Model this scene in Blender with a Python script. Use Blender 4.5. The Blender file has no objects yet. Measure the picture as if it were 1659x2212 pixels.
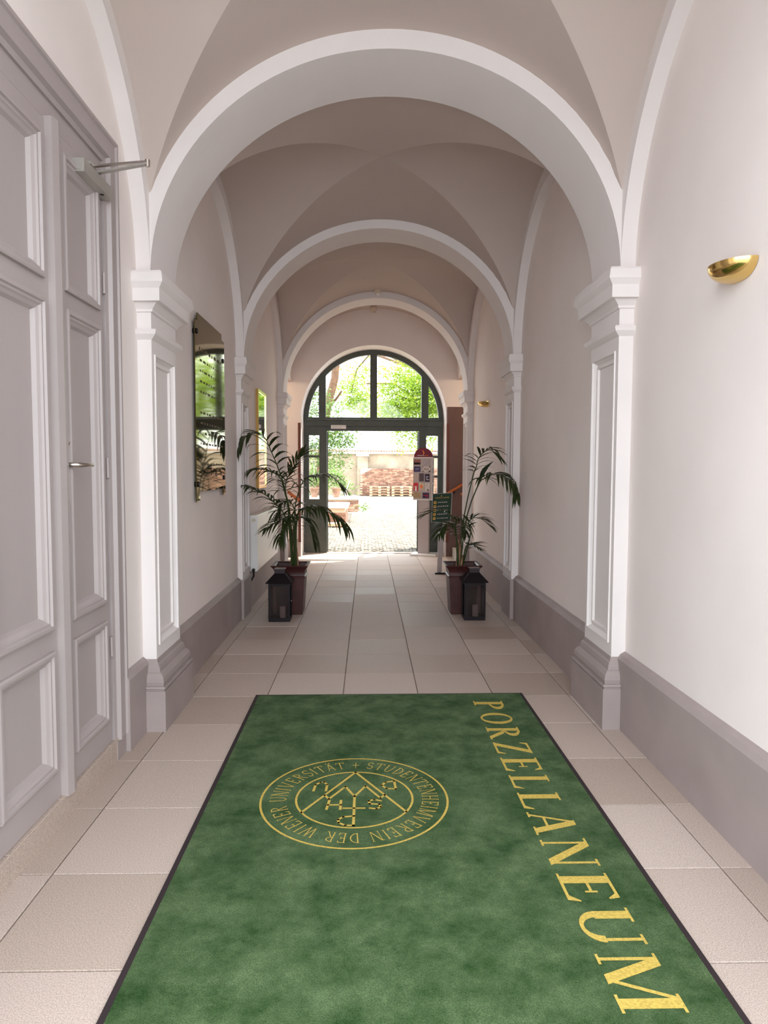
import bpy, bmesh, math, random
from mathutils import Vector, Matrix
random.seed(7)
C = bpy.context.scene.collection
S = bpy.context.scene

# ---------------------------------------------------------------- camera
F_PX, PITCH, YAW, ROLL = 1489.58, 0.06248, 0.02298, 0.003816
cp, sp, cy, sy = math.cos(PITCH), math.sin(PITCH), math.cos(YAW), math.sin(YAW)
fw = Vector((sy*cp, cy*cp, -sp)); rt = Vector((cy, -sy, 0)); up = rt.cross(fw)
cr, sr = math.cos(ROLL), math.sin(ROLL)
r2 = rt*cr + up*sr; u2 = up*cr - rt*sr
cam = bpy.data.cameras.new('camera'); cam.sensor_fit = 'VERTICAL'; cam.sensor_height = 36.0
cam.lens = F_PX/2212*36.0; cam.clip_end = 300
co = bpy.data.objects.new('camera', cam); C.objects.link(co)
M = Matrix((r2, u2, -fw)).transposed().to_4x4(); M.translation = Vector((0, 0, 1.5)); co.matrix_world = M
S.camera = co
# ---------------------------------------------------------------- light and exposure
SKY, SUN, EXPO = 4.7, 10.0, 0.36
W = bpy.data.worlds.new('sky'); S.world = W; W.use_nodes = True
bg = W.node_tree.nodes['Background']; bg.inputs[0].default_value = (0.865, 0.94, 1.0, 1); bg.inputs[1].default_value = SKY
sun = bpy.data.lights.new('sun', 'SUN'); sun.energy = SUN; sun.angle = math.radians(1.0); sun.color = (1, 0.93, 0.80)
so = bpy.data.objects.new('sun', sun); C.objects.link(so)
so.rotation_euler = Vector((0.50, 0.42, 1.0)).to_track_quat('Z', 'Y').to_euler()
for nm, loc, rx, w, h in (('street_portal', (0.1, 0.8, 2.0), math.radians(90), 3.0, 4.2), ('court_portal', (0.09, 12.9, 1.8), math.radians(-90), 2.9, 3.7)):
    a = bpy.data.lights.new(nm, 'AREA'); a.shape = 'RECTANGLE'; a.size = w; a.size_y = h; a.cycles.is_portal = True
    o = bpy.data.objects.new(nm, a); C.objects.link(o); o.location = loc; o.rotation_euler = (rx, 0, 0)
for sx_ in (-2.35, 2.55):      # warm lamps of the two side stair halls
    a = bpy.data.lights.new('stair_hall_lamp', 'AREA'); a.shape = 'DISK'; a.size = .5; a.energy = 14; a.color = (1.0, .80, .55)
    o = bpy.data.objects.new('stair_hall_lamp', a); C.objects.link(o); o.location = (sx_, 11.0, 3.02); o.rotation_euler = (0, math.radians(-38 if sx_ < 0 else 38), 0)
S.view_settings.view_transform = 'Standard'; S.view_settings.look = 'None'
S.view_settings.exposure = EXPO; S.view_settings.gamma = 1; S.view_settings.use_curve_mapping = False
S.cycles.max_bounces = 14; S.cycles.diffuse_bounces = 10; S.cycles.glossy_bounces = 6; S.cycles.transparent_max_bounces = 24
S.cycles.sample_clamp_indirect = 10.0

# ---------------------------------------------------------------- materials
def mat(name, col, rough=0.7, metal=0.0, var=0.0, scale=8.0, bump=0.0, bscale=60.0, spec=0.3, col2=None, transl=0.0, detail=4.0, stretch=None):
    m = bpy.data.materials.new(name); m.use_nodes = True
    nt = m.node_tree; b = nt.nodes['Principled BSDF']; N = nt.nodes.new; L = nt.links.new
    b.inputs['Base Color'].default_value = (*col, 1); b.inputs['Roughness'].default_value = rough
    b.inputs['Metallic'].default_value = metal; b.inputs['Specular IOR Level'].default_value = spec
    tc = N('ShaderNodeTexCoord'); src = tc.outputs['Object']
    if stretch:
        mp = N('ShaderNodeMapping'); mp.inputs['Scale'].default_value = stretch; L(src, mp.inputs[0]); src = mp.outputs[0]
    if var or col2:
        n = N('ShaderNodeTexNoise'); n.inputs['Scale'].default_value = scale; n.inputs['Detail'].default_value = detail; L(src, n.inputs['Vector'])
        rp = N('ShaderNodeValToRGB'); L(n.outputs[0], rp.inputs[0])
        c2 = col2 or tuple(max(0, c*(1-var)) for c in col); c1 = col if col2 else tuple(min(1, c*(1+var*0.6)) for c in col)
        rp.color_ramp.elements[0].position = 0.35; rp.color_ramp.elements[1].position = 0.65
        rp.color_ramp.elements[0].color = (*c2, 1); rp.color_ramp.elements[1].color = (*c1, 1); L(rp.outputs[0], b.inputs['Base Color'])
        m['ramp'] = 1
    if bump:
        n2 = N('ShaderNodeTexNoise'); n2.inputs['Scale'].default_value = bscale; n2.inputs['Detail'].default_value = 3; L(src, n2.inputs['Vector'])
        bp = N('ShaderNodeBump'); bp.inputs['Strength'].default_value = bump; bp.inputs['Distance'].default_value = 0.01
        L(n2.outputs[0], bp.inputs['Height']); L(bp.outputs[0], b.inputs['Normal'])
    if transl:
        t = N('ShaderNodeBsdfTranslucent'); t.inputs[0].default_value = (*[min(1, c*1.5) for c in col], 1)
        mx = N('ShaderNodeMixShader'); mx.inputs[0].default_value = transl
        out = nt.nodes['Material Output']; L(b.outputs[0], mx.inputs[1]); L(t.outputs[0], mx.inputs[2]); L(mx.outputs[0], out.inputs[0])
    return m

def glass_mat(name, refl=0.08, tint=(1, 1, 1)):
    m = bpy.data.materials.new(name); m.use_nodes = True; nt = m.node_tree; nt.nodes.clear(); N = nt.nodes.new; L = nt.links.new
    o = N('ShaderNodeOutputMaterial'); t = N('ShaderNodeBsdfTransparent'); t.inputs[0].default_value = (*tint, 1)
    g = N('ShaderNodeBsdfGlossy'); g.inputs['Roughness'].default_value = 0.02
    mx = N('ShaderNodeMixShader'); mx.inputs[0].default_value = refl; L(t.outputs[0], mx.inputs[1]); L(g.outputs[0], mx.inputs[2]); L(mx.outputs[0], o.inputs[0])
    return m

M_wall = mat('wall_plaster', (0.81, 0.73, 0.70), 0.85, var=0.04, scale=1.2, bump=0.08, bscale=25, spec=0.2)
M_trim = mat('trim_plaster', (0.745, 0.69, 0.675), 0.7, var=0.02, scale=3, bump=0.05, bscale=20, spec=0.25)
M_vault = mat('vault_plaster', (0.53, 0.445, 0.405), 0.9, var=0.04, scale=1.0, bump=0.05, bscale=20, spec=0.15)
M_base = mat('grey_plinth_paint', (0.345, 0.285, 0.272), 0.6, var=0.08, scale=3, bump=0.06, bscale=15, spec=0.15)
M_door = mat('door_paint', (0.37, 0.315, 0.305), 0.42, var=0.03, scale=2, bump=0.03, bscale=40, spec=0.4)
M_stone = mat('granite_slab', (0.50, 0.405, 0.35), 0.62, var=0.25, scale=240, bump=0.03, bscale=420, spec=0.22, detail=2)
M_stoneB = mat('granite_slab_worn', (0.44, 0.35, 0.295), 0.56, var=0.25, scale=240, bump=0.03, bscale=420, spec=0.22, detail=2)
M_stoneC = mat('granite_slab_pale', (0.55, 0.455, 0.40), 0.68, var=0.25, scale=240, bump=0.03, bscale=420, spec=0.22, detail=2)
M_grout = mat('floor_joint', (0.40, 0.33, 0.27), 0.9, var=0.25, scale=6)
M_rub = mat('rubber_edge', (0.028, 0.018, 0.02), 0.7)
M_yel = mat('yellow_pile', (0.58, 0.42, 0.10), 0.95, var=0.2, scale=120, bump=0.4, bscale=400, spec=0.05)
M_steel = mat('brushed_nickel', (0.55, 0.50, 0.45), 0.28, metal=1.0)
M_silver = mat('closer_silver', (0.48, 0.45, 0.41), 0.45, metal=0.7, bump=0.05, bscale=80)
M_brass = mat('polished_brass', (0.80, 0.56, 0.20), 0.16, metal=1.0)
M_dark = mat('black_metal', (0.012, 0.008, 0.010), 0.45, metal=0.3)
M_green = mat('gate_green_paint', (0.062, 0.068, 0.055), 0.45, var=0.15, scale=8, spec=0.4)
M_glass = glass_mat('window_glass', 0.05)
M_lglass = glass_mat('lantern_glass', 0.07, (0.62, 0.58, 0.6))
M_bronze = mat('bronze_mirror', (0.155, 0.125, 0.035), 0.05, metal=1.0, bump=0.015, bscale=3)
M_mirror = mat('silver_mirror', (0.75, 0.74, 0.70), 0.03, metal=1.0)
M_engr = mat('engraving', (0.10, 0.055, 0.025), 0.5)
M_pot = mat('terracotta_glaze', (0.062, 0.016, 0.014), 0.42, var=0.25, scale=12, bump=0.05, bscale=30, spec=0.4)
M_soil = mat('potting_soil', (0.03, 0.018, 0.012), 0.95, bump=0.6, bscale=60)
M_stem = mat('palm_stem', (0.42, 0.21, 0.13), 0.6, var=0.3, scale=30)
M_rach = mat('palm_petiole', (0.035, 0.055, 0.012), 0.5)
M_leaf = mat('palm_leaflet', (0.026, 0.040, 0.009), 0.38, var=0.25, scale=20, spec=0.35, transl=0.14)
M_leafd = mat('palm_leaflet_dark', (0.016, 0.028, 0.012), 0.42, spec=0.3)
M_wood = mat('orange_wood', (0.42, 0.12, 0.035), 0.35, var=0.2, scale=14, stretch=(1, 1, 8))
M_wood2 = mat('red_wood', (0.12, 0.035, 0.022), 0.5)
M_brown = mat('brown_oil_paint', (0.135, 0.075, 0.065), 0.5, var=0.08, scale=3)
M_white = mat('white_lacquer', (0.80, 0.78, 0.76), 0.35)
M_lilac = mat('grey_lilac_panel', (0.46, 0.40, 0.39), 0.45)
M_burg = mat('burgundy_board', (0.17, 0.016, 0.035), 0.4)
M_orange = mat('orange_print', (0.80, 0.22, 0.06), 0.5)
M_pwhite = mat('white_print', (0.85, 0.82, 0.80), 0.5)
M_pgreen = mat('poster_green', (0.015, 0.045, 0.022), 0.35)
M_pyel = mat('poster_yellow', (0.72, 0.42, 0.07), 0.5)
M_marble = mat('pale_marble', (0.55, 0.50, 0.45), 0.3, var=0.25, scale=3, detail=6)
M_cream = mat('sensor_plastic', (0.62, 0.52, 0.42), 0.5)
M_candle = mat('candle_wax', (0.7, 0.62, 0.5), 0.5)
M_conc = mat('court_ground', (0.42, 0.37, 0.29), 0.9, var=0.2, scale=1.5, bump=0.3, bscale=5)
M_brick = mat('red_brick', (0.31, 0.165, 0.115), 0.85, var=0.35, scale=5, bump=0.3, bscale=20)
M_brickB = mat('dark_brick', (0.22, 0.11, 0.08), 0.85, var=0.35, scale=5, bump=0.3, bscale=20)
M_brickC = mat('pale_brick', (0.40, 0.24, 0.17), 0.85, var=0.3, scale=5, bump=0.3, bscale=20)
M_mort = mat('lime_mortar', (0.50, 0.40, 0.31), 0.95)
M_stucco = mat('old_stucco', (0.36, 0.29, 0.22), 0.95, var=0.3, scale=1.2, bump=0.2, bscale=10)
M_cob = mat('cobble_stone', (0.20, 0.175, 0.14), 0.7, var=0.25, scale=2.0)
M_pallet = mat('pallet_wood', (0.60, 0.40, 0.24), 0.8, var=0.3, scale=5)
M_lf1 = mat('lime_foliage', (0.27, 0.38, 0.045), 0.6, var=0.35, scale=2, transl=0.45)
M_lf2 = mat('green_foliage', (0.11, 0.19, 0.045), 0.6, var=0.35, scale=2, transl=0.35)
M_bark = mat('tree_bark', (0.16, 0.09, 0.055), 0.9, var=0.3, scale=8)
M_asphalt = mat('street_asphalt', (0.42, 0.425, 0.43), 0.9, var=0.2, scale=2)
M_cobbed = mat('cobble_bed', (0.09, 0.075, 0.06), 0.95)
M_facade = mat('court_facade', (0.62, 0.55, 0.46), 0.9)

def mat_carpet():
    m = mat('green_carpet', (0.045, 0.115, 0.028), 0.95, bump=0.5, bscale=350, spec=0.05)
    nt = m.node_tree; b = nt.nodes['Principled BSDF']; N = nt.nodes.new; L = nt.links.new
    tc = N('ShaderNodeTexCoord')
    mp = N('ShaderNodeMapping'); mp.inputs['Scale'].default_value = (1.0, 1.0, 1.0); L(tc.outputs['Object'], mp.inputs[0])
    a = N('ShaderNodeTexNoise'); a.inputs['Scale'].default_value = 5.0; a.inputs['Detail'].default_value = 9; a.inputs['Roughness'].default_value = 0.72; L(mp.outputs[0], a.inputs['Vector'])
    f = N('ShaderNodeTexNoise'); f.inputs['Scale'].default_value = 260; f.inputs['Detail'].default_value = 2; L(tc.outputs['Object'], f.inputs['Vector'])
    r1 = N('ShaderNodeValToRGB'); r1.color_ramp.elements[0].position = 0.34; r1.color_ramp.elements[1].position = 0.66
    r1.color_ramp.elements[0].color = (0.018, 0.050, 0.011, 1); r1.color_ramp.elements[1].color = (0.098, 0.146, 0.066, 1); L(a.outputs[0], r1.inputs[0])
    r2_ = N('ShaderNodeValToRGB'); r2_.color_ramp.elements[0].position = 0.3; r2_.color_ramp.elements[1].position = 0.7
    r2_.color_ramp.elements[0].color = (0.6, 0.6, 0.6, 1); r2_.color_ramp.elements[1].color = (1.4, 1.4, 1.4, 1); L(f.outputs[0], r2_.inputs[0])
    mx = N('ShaderNodeMix'); mx.data_type = 'RGBA'; mx.blend_type = 'MULTIPLY'; mx.inputs['Factor'].default_value = 1
    L(r1.outputs[0], mx.inputs['A']); L(r2_.outputs[0], mx.inputs['B']); L(mx.outputs['Result'], b.inputs['Base Color'])
    b.inputs['Sheen Weight'].default_value = 0.06; b.inputs['Sheen Roughness'].default_value = 0.4; b.inputs['Sheen Tint'].default_value = (0.7, 0.95, 0.7, 1)
    return m
M_carpet = mat_carpet()

# ---------------------------------------------------------------- mesh helpers
XC = 0.105
def warp(v):
    x, y, z = v
    return (x, y, z + 0.018*(x-XC)*max(0.0, min(z/2.6, 1.0)))

class MB:
    def __init__(s): s.v = []; s.f = []; s.m = []; s.sm = []
    def add(s, vs, fs, mi=0, smooth=False):
        n = len(s.v); s.v += [tuple(v) for v in vs]
        for f in fs: s.f.append([i+n for i in f]); s.m.append(mi); s.sm.append(smooth)
        return s
    def box(s, x0, x1, y0, y1, z0, z1, mi=0):
        if x0 > x1: x0, x1 = x1, x0
        if y0 > y1: y0, y1 = y1, y0
        return s.add([(x0,y0,z0),(x1,y0,z0),(x1,y1,z0),(x0,y1,z0),(x0,y0,z1),(x1,y0,z1),(x1,y1,z1),(x0,y1,z1)],
              [(0,3,2,1),(4,5,6,7),(0,1,5,4),(1,2,6,5),(2,3,7,6),(3,0,4,7)], mi)
    def bbox(s, x0, x1, y0, y1, z0, z1, b=0.004, mi=0):      # box with chamfered top edges
        if x0 > x1: x0, x1 = x1, x0
        if y0 > y1: y0, y1 = y1, y0
        return s.loft([[(x0,y0,z0),(x1,y0,z0),(x1,y1,z0),(x0,y1,z0)],[(x0,y0,z1-b),(x1,y0,z1-b),(x1,y1,z1-b),(x0,y1,z1-b)],
                       [(x0+b,y0+b,z1),(x1-b,y0+b,z1),(x1-b,y1-b,z1),(x0+b,y1-b,z1)]], mi=mi)
    def loft(s, rings, mi=0, closed=True, caps=True, smooth=False):
        n = len(rings[0]); vs = [p for r in rings for p in r]; fs = []
        for i in range(len(rings)-1):
            for j in range(n if closed else n-1):
                k = (j+1) % n; fs.append((i*n+j, i*n+k, (i+1)*n+k, (i+1)*n+j))
        s.add(vs, fs, mi, smooth)
        if caps: s.add(rings[0], [tuple(range(n))[::-1]], mi); s.add(rings[-1], [tuple(range(n))], mi)
        return s
    def tube(s, pts, rad, n=8, mi=0, smooth=True):
        pts = [Vector(p) for p in pts]; rs = rad if isinstance(rad, (list, tuple)) else [rad]*len(pts); rings = []
        for i, p in enumerate(pts):
            t = (pts[min(i+1, len(pts)-1)] - pts[max(i-1, 0)]).normalized()
            a = t.orthogonal().normalized() if i == 0 else (a - t*a.dot(t)).normalized()
            b = t.cross(a); rings.append([tuple(p + (a*math.cos(2*math.pi*k/n) + b*math.sin(2*math.pi*k/n))*rs[i]) for k in range(n)])
        return s.loft(rings, mi, smooth=smooth)
    def lathe(s, prof, cx, cy, n=20, mi=0, smooth=True):
        return s.loft([[(cx+r*math.cos(2*math.pi*k/n), cy+r*math.sin(2*math.pi*k/n), z) for k in range(n)] for r, z in prof], mi, smooth=smooth)
    def map(s, f): s.v = [f(v) for v in s.v]; return s
    def build(s, name, mats, parent=None, **props):
        me = bpy.data.meshes.new(name); me.from_pydata(s.v, [], s.f)
        for m in (mats if isinstance(mats, (list, tuple)) else [mats]): me.materials.append(m)
        me.polygons.foreach_set('material_index', s.m); me.polygons.foreach_set('use_smooth', s.sm)
        me.update()
        bm = bmesh.new(); bm.from_mesh(me); bmesh.ops.recalc_face_normals(bm, faces=bm.faces[:]); bm.to_mesh(me); bm.free()
        o = bpy.data.objects.new(name, me); C.objects.link(o)
        if parent is not None:
            o.parent = parent
            o.matrix_parent_inverse = PINV.get(parent.name, Matrix.Identity(4))
        for k, v in props.items(): o[k] = v
        return o

PINV = {}
def empty(name, loc=(0,0,0), **props):
    o = bpy.data.objects.new(name, None); C.objects.link(o); o.location = loc; o.empty_display_size = 0.1
    PINV[o.name] = Matrix.Translation(-Vector(loc))
    for k, v in props.items(): o[k] = v
    return o
def thing(name, label, cat, loc=(0,0,0), group=None):
    o = empty(name, loc, label=label, category=cat)
    if group: o['group'] = group
    return o
def tag(o, label, cat, group=None):
    o['label'] = label; o['category'] = cat
    if group: o['group'] = group
    return o
def dup(root, shift, label, group=None):
    r = root.copy(); C.objects.link(r); r.location = root.location + Vector(shift); r['label'] = label
    if group: r['group'] = group
    for ch in [c for c in bpy.data.objects if c.parent == root]:
        c = ch.copy(); C.objects.link(c); c.parent = r
        for g in [x for x in bpy.data.objects if x.parent == ch]:
            d = g.copy(); C.objects.link(d); d.parent = c
    return r

def rect_x(X, y0, y1, z0, z1): return [(X,y0,z0),(X,y1,z0),(X,y1,z1),(X,y0,z1)]
def ring_mold(mb, s, X, y0, y1, z0, z1, prof, mi=0, cap=True):
    """mitred frame moulding on a plane x=X facing s; prof = [(inset, height)]"""
    rings = [rect_x(X+s*h, y0+i, y1-i, z0+i, z1-i) for i, h in prof]
    mb.loft(rings, mi, caps=False)
    if cap: mb.add(rings[-1], [(0,1,2,3)], mi)
def ellipse_pts(c, a, z0, b, n=48, t0=0.0, t1=math.pi): return [(c+a*math.cos(t0+(t1-t0)*i/n), z0+b*math.sin(t0+(t1-t0)*i/n)) for i in range(n+1)]

# ================================================================ STRUCTURE
XL, XR = -1.29, 1.50           # wall planes
SL, SR = -1.212, 1.418         # pilaster faces
ZS = 2.585                     # springing
PIER = [(0.95, 1.45), (3.93, 4.42), (6.82, 7.23), (9.92, 10.34)]
Y_START, Y_WALL, Y_GATE = 0.9, 11.75, 12.22

floor = empty('floor', kind='structure')
MB().add([(-3.4, 0.5, -0.012), (3.6, 0.5, -0.012), (3.6, 12.6, -0.012), (-3.4, 12.6, -0.012)], [(0,1,2,3)]).build('joint_bed', M_grout, floor)
xs = [XL-0.02, -1.164, -0.664, -0.164, 0.336, 0.836, 1.336, XR+0.02]
ys = [0.5, 1.0, 1.49, 1.99, 2.485, 2.98, 3.478, 3.98, 4.476, 4.99, 5.505, 5.985, 6.49, 7.18, 7.695, 8.19, 8.68, 9.19, 9.67, 10.16, 10.68, 11.18, 11.68, 12.2]
for j in range(len(ys)-1):
    for i in range(len(xs)-1):
        g = 0.0028; r = random.random(); hz = random.uniform(-0.0006, 0.0006)
        mm = M_stoneB if r < 0.25 else (M_stoneC if r > 0.8 else M_stone)
        MB().bbox(xs[i]+g, xs[i+1]-g, ys[j]+g, ys[j+1]-g, -0.012, hz, 0.0015).build('floor_tile', mm, floor)
for j in range(len(ys)-3, len(ys)-1):
    pass
for s_, xa in ((-1, XL-0.02), (1, XR+0.02)):
    for k in range(4):
        a, b = xa+s_*k*0.5, xa+s_*(k+1)*0.5
        for j in range(len(ys)-5, len(ys)-1):
            MB().bbox(min(a,b)+0.003, max(a,b)-0.003, ys[j]+0.003, ys[j+1]-0.003, -0.012, 0, 0.0015).build('floor_tile', M_stone, floor)

# walls -----------------------------------------------------------
def wallrects(name, X, rects, mats=M_wall):
    mb = MB()
    for y0, y1, z0, z1 in rects:
        n = max(1, int((y1-y0)/0.5)); 
        mb.box(X, X + (0.25 if X > 0 else -0.25), y0, y1, z0, z1)
    mb.map(warp); return mb.build(name, mats, kind='structure')
DY0, DY1, DZ1 = 2.30, 3.50, 3.10
wallrects('wall_left', XL, [(Y_START, DY0, 0, 4.2), (DY0, DY1, DZ1, 4.2), (DY1, 10.40, 0, 4.2), (10.40, Y_WALL, 3.0, 4.3)])
wallrects('wall_right', XR, [(Y_START, 10.40, 0, 4.2), (10.40, Y_WALL, 3.0, 4.3)])
mb = MB(); arch_wall0 = [(-7, XL-.2, 0, 8.5), (XR+.2, 7, 0, 8.5), (XL-.2, XR+.2, 4.2, 8.5)]
for a_, b_, c_, d_ in arch_wall0: mb.box(a_, b_, .85, 1.0, c_, d_)
mb.build('wall_street_facade', mat('street_facade', (.6, .56, .52), .9), kind='structure')
# side halls beyond the openings next to the end wall
mb = MB(); mb.box(-3.4, -3.3, 10.2, 12, 0, 3.2); mb.box(-3.4, XL-0.25, 10.2, 10.3, 0, 3.2); mb.box(3.5, 3.6, 10.2, 12, 0, 3.2); mb.box(XR+0.25, 3.6, 10.2, 10.3, 0, 3.2)
mb.box(-3.4, XL-0.2, 10.2, 12, 3.1, 3.2); mb.box(XR+0.2, 3.6, 10.2, 12, 3.1, 3.2)
mb.build('wall_side_hall', M_wall, kind='structure')

# end wall with arched opening
OC, OR_, OZ = 0.092, 1.232, 2.345
def arch_wall(mb, Y, x0, x1, z1, cx, r, zs, n=40, mi=0):
    arc = [(cx+r*math.cos(math.pi*(1-i/n)), zs+r*math.sin(math.pi*(1-i/n))) for i in range(n+1)]
    pts = [(cx-r, 0)] + arc + [(cx+r, 0)]
    mb.add([(x0,Y,0),(cx-r,Y,0),(cx-r,Y,zs),(x0,Y,zs)], [(0,1,2,3)], mi)
    mb.add([(cx+r,Y,0),(x1,Y,0),(x1,Y,zs),(cx+r,Y,zs)], [(0,1,2,3)], mi)
    top = [(x0 + (x1-x0)*i/n, z1) for i in range(n+1)]
    vs = [(p[0],Y,p[1]) for p in arc] + [(p[0],Y,p[1]) for p in top]
    mb.add(vs, [(i, i+1, n+1+i+1, n+1+i) for i in range(n)], mi)
    mb.add([(x0,Y,zs),(cx-r,Y,zs),(x0,Y,z1)], [(0,1,2)], mi); mb.add([(cx+r,Y,zs),(x1,Y,zs),(x1,Y,z1)], [(0,1,2)], mi)
    return pts
mb = MB(); p = arch_wall(mb, Y_WALL, -3.3, 3.5, 4.6, OC, OR_, OZ)
mb.add([(a,Y_WALL,b) for a,b in p]+[(a,12.32,b) for a,b in p], [(i,i+1,len(p)+i+1,len(p)+i) for i in range(len(p)-1)], 1, True)
mb.build('wall_end', [M_wall, M_trim], kind='structure')
mb = MB(); arch_wall(mb, 12.33, -7, 7, 8.5, OC, OR_, OZ); mb.add([(-7,12.3,8.5),(7,12.3,8.5),(7,4,8.5),(-7,4,8.5)], [(0,1,2,3)])
mb.build('wall_courtyard_facade', M_facade, kind='structure')
MB().box(OR_+OC+0.012, 3.48, Y_WALL-0.012, Y_WALL, 0, 2.552).build('painted_dado', M_brown, bpy.data.objects['wall_end'])
for x in (-1.165, 1.352): MB().box(x-0.022, x+0.022, Y_WALL-0.04, Y_WALL+0.002, 0.25, 2.27).build('wood_strip', M_wood2, bpy.data.objects['wall_end'])
MB().box(-3.3, OC-OR_-0.01, Y_WALL-0.02, Y_WALL, 0, 0.30).build('skirting', M_base, bpy.data.objects['wall_end'])

# unseen slab and side curbs, added above the vaults to block daylight
ceiling = empty('ceiling', kind='structure')
MB().box(-1.6, 1.8, Y_START, 12.33, 4.55, 4.8).build('daylight_block_slab', M_vault, ceiling)
mb = MB(); mb.box(-1.6, XL-0.2, Y_START, 12.33, 3.9, 4.6); mb.box(XR+0.2, 1.8, Y_START, 12.33, 3.9, 4.6); mb.build('daylight_block_curb', M_vault, ceiling)

# vaults
AX, CX_ = (XR-XL)/2, (XR+XL)/2
BZ = 1.31
def vault(y0, y1, db=0.0):
    cy_, ay = (y0+y1)/2, (y1-y0)/2+0.085; mb = MB(); T = 26; K = 40
    um, vm = 0.985, ((y1-y0)/2+0.04)/ay
    def P(u, v):
        w = max(abs(u), abs(v)); m_ = min(abs(u), abs(v))
        z = ZS + (BZ+db*(v+1)/2)*math.sqrt(max(0, 1-m_*m_)) + 0.07*(1-u*u)*(1-v*v)
        return (CX_+AX*u, cy_+ay*v, z)
    for ax in (0, 1):
        for sg in (1, -1):
            rows = []
            for i in range(T+1):
                t = (i/T)**0.8*max(um, vm)
                row = []
                for j in range(K+1):
                    q = t*(2*j/K-1)
                    u, v = (q, sg*t) if ax else (sg*t, q)
                    row.append(P(max(-um, min(um, u)), max(-vm, min(vm, v))))
                rows.append(row)
            mb.loft(rows, closed=False, caps=False, smooth=True)
    mb.map(warp); return mb.build('groin_vault', M_vault, ceiling)

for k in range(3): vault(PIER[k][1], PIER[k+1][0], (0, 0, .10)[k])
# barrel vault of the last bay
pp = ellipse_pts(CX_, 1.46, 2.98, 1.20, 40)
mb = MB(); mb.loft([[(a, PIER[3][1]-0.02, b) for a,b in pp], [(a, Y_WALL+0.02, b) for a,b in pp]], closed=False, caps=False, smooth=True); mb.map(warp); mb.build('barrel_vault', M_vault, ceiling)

# transverse arches and wall arches
IA, IB = (SR-SL)/2, 1.215
ICX = (SR+SL)/2
def transverse(y0, y1, db=0.0):
    mb = MB(); n = 56
    inn = ellipse_pts(ICX, IA, ZS, IB+db, n); out = ellipse_pts(CX_, AX+0.03, ZS, BZ+0.03+db, n)
    e = 0.0
    for Y, in_ in ((y0, 1), (y1, 1)):
        mb.add([(a,Y,b) for a,b in inn]+[(a,Y,b) for a,b in out], [(i,i+1,n+2+i,n+1+i) for i in range(n)])
    mb.add([(a,y0,b) for a,b in inn]+[(a,y1,b) for a,b in inn], [(i,i+1,n+2+i,n+1+i) for i in range(n)], 0, True)
    mb.map(warp); return mb.build('transverse_arch', M_trim, ceiling)
for k, (a, b) in enumerate(PIER): transverse(a, b, (0, 0, .02, .11)[k])
def wall_arch(y0, y1, s):
    X0, X1 = (SL, XL-0.02) if s < 0 else (SR, XR+0.02)
    c, a = (y0+y1)/2, (y1-y0)/2; n = 40; mb = MB()
    inn = ellipse_pts(c, a, ZS, IB, n); out = ellipse_pts(c, a+0.10, ZS, IB+0.115, n)
    mb.add([(X0,p,q) for p,q in inn]+[(X0,p,q) for p,q in out], [(i,i+1,n+2+i,n+1+i) for i in range(n)])
    mb.add([(X0,p,q) for p,q in inn]+[(X1,p,q) for p,q in inn], [(i,i+1,n+2+i,n+1+i) for i in range(n)], 0, True)
    mb.map(warp); mb.build('wall_arch', M_trim, ceiling)
for s in (-1, 1):
    for k in range(3): wall_arch(PIER[k][1], PIER[k+1][0], s)

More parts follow.
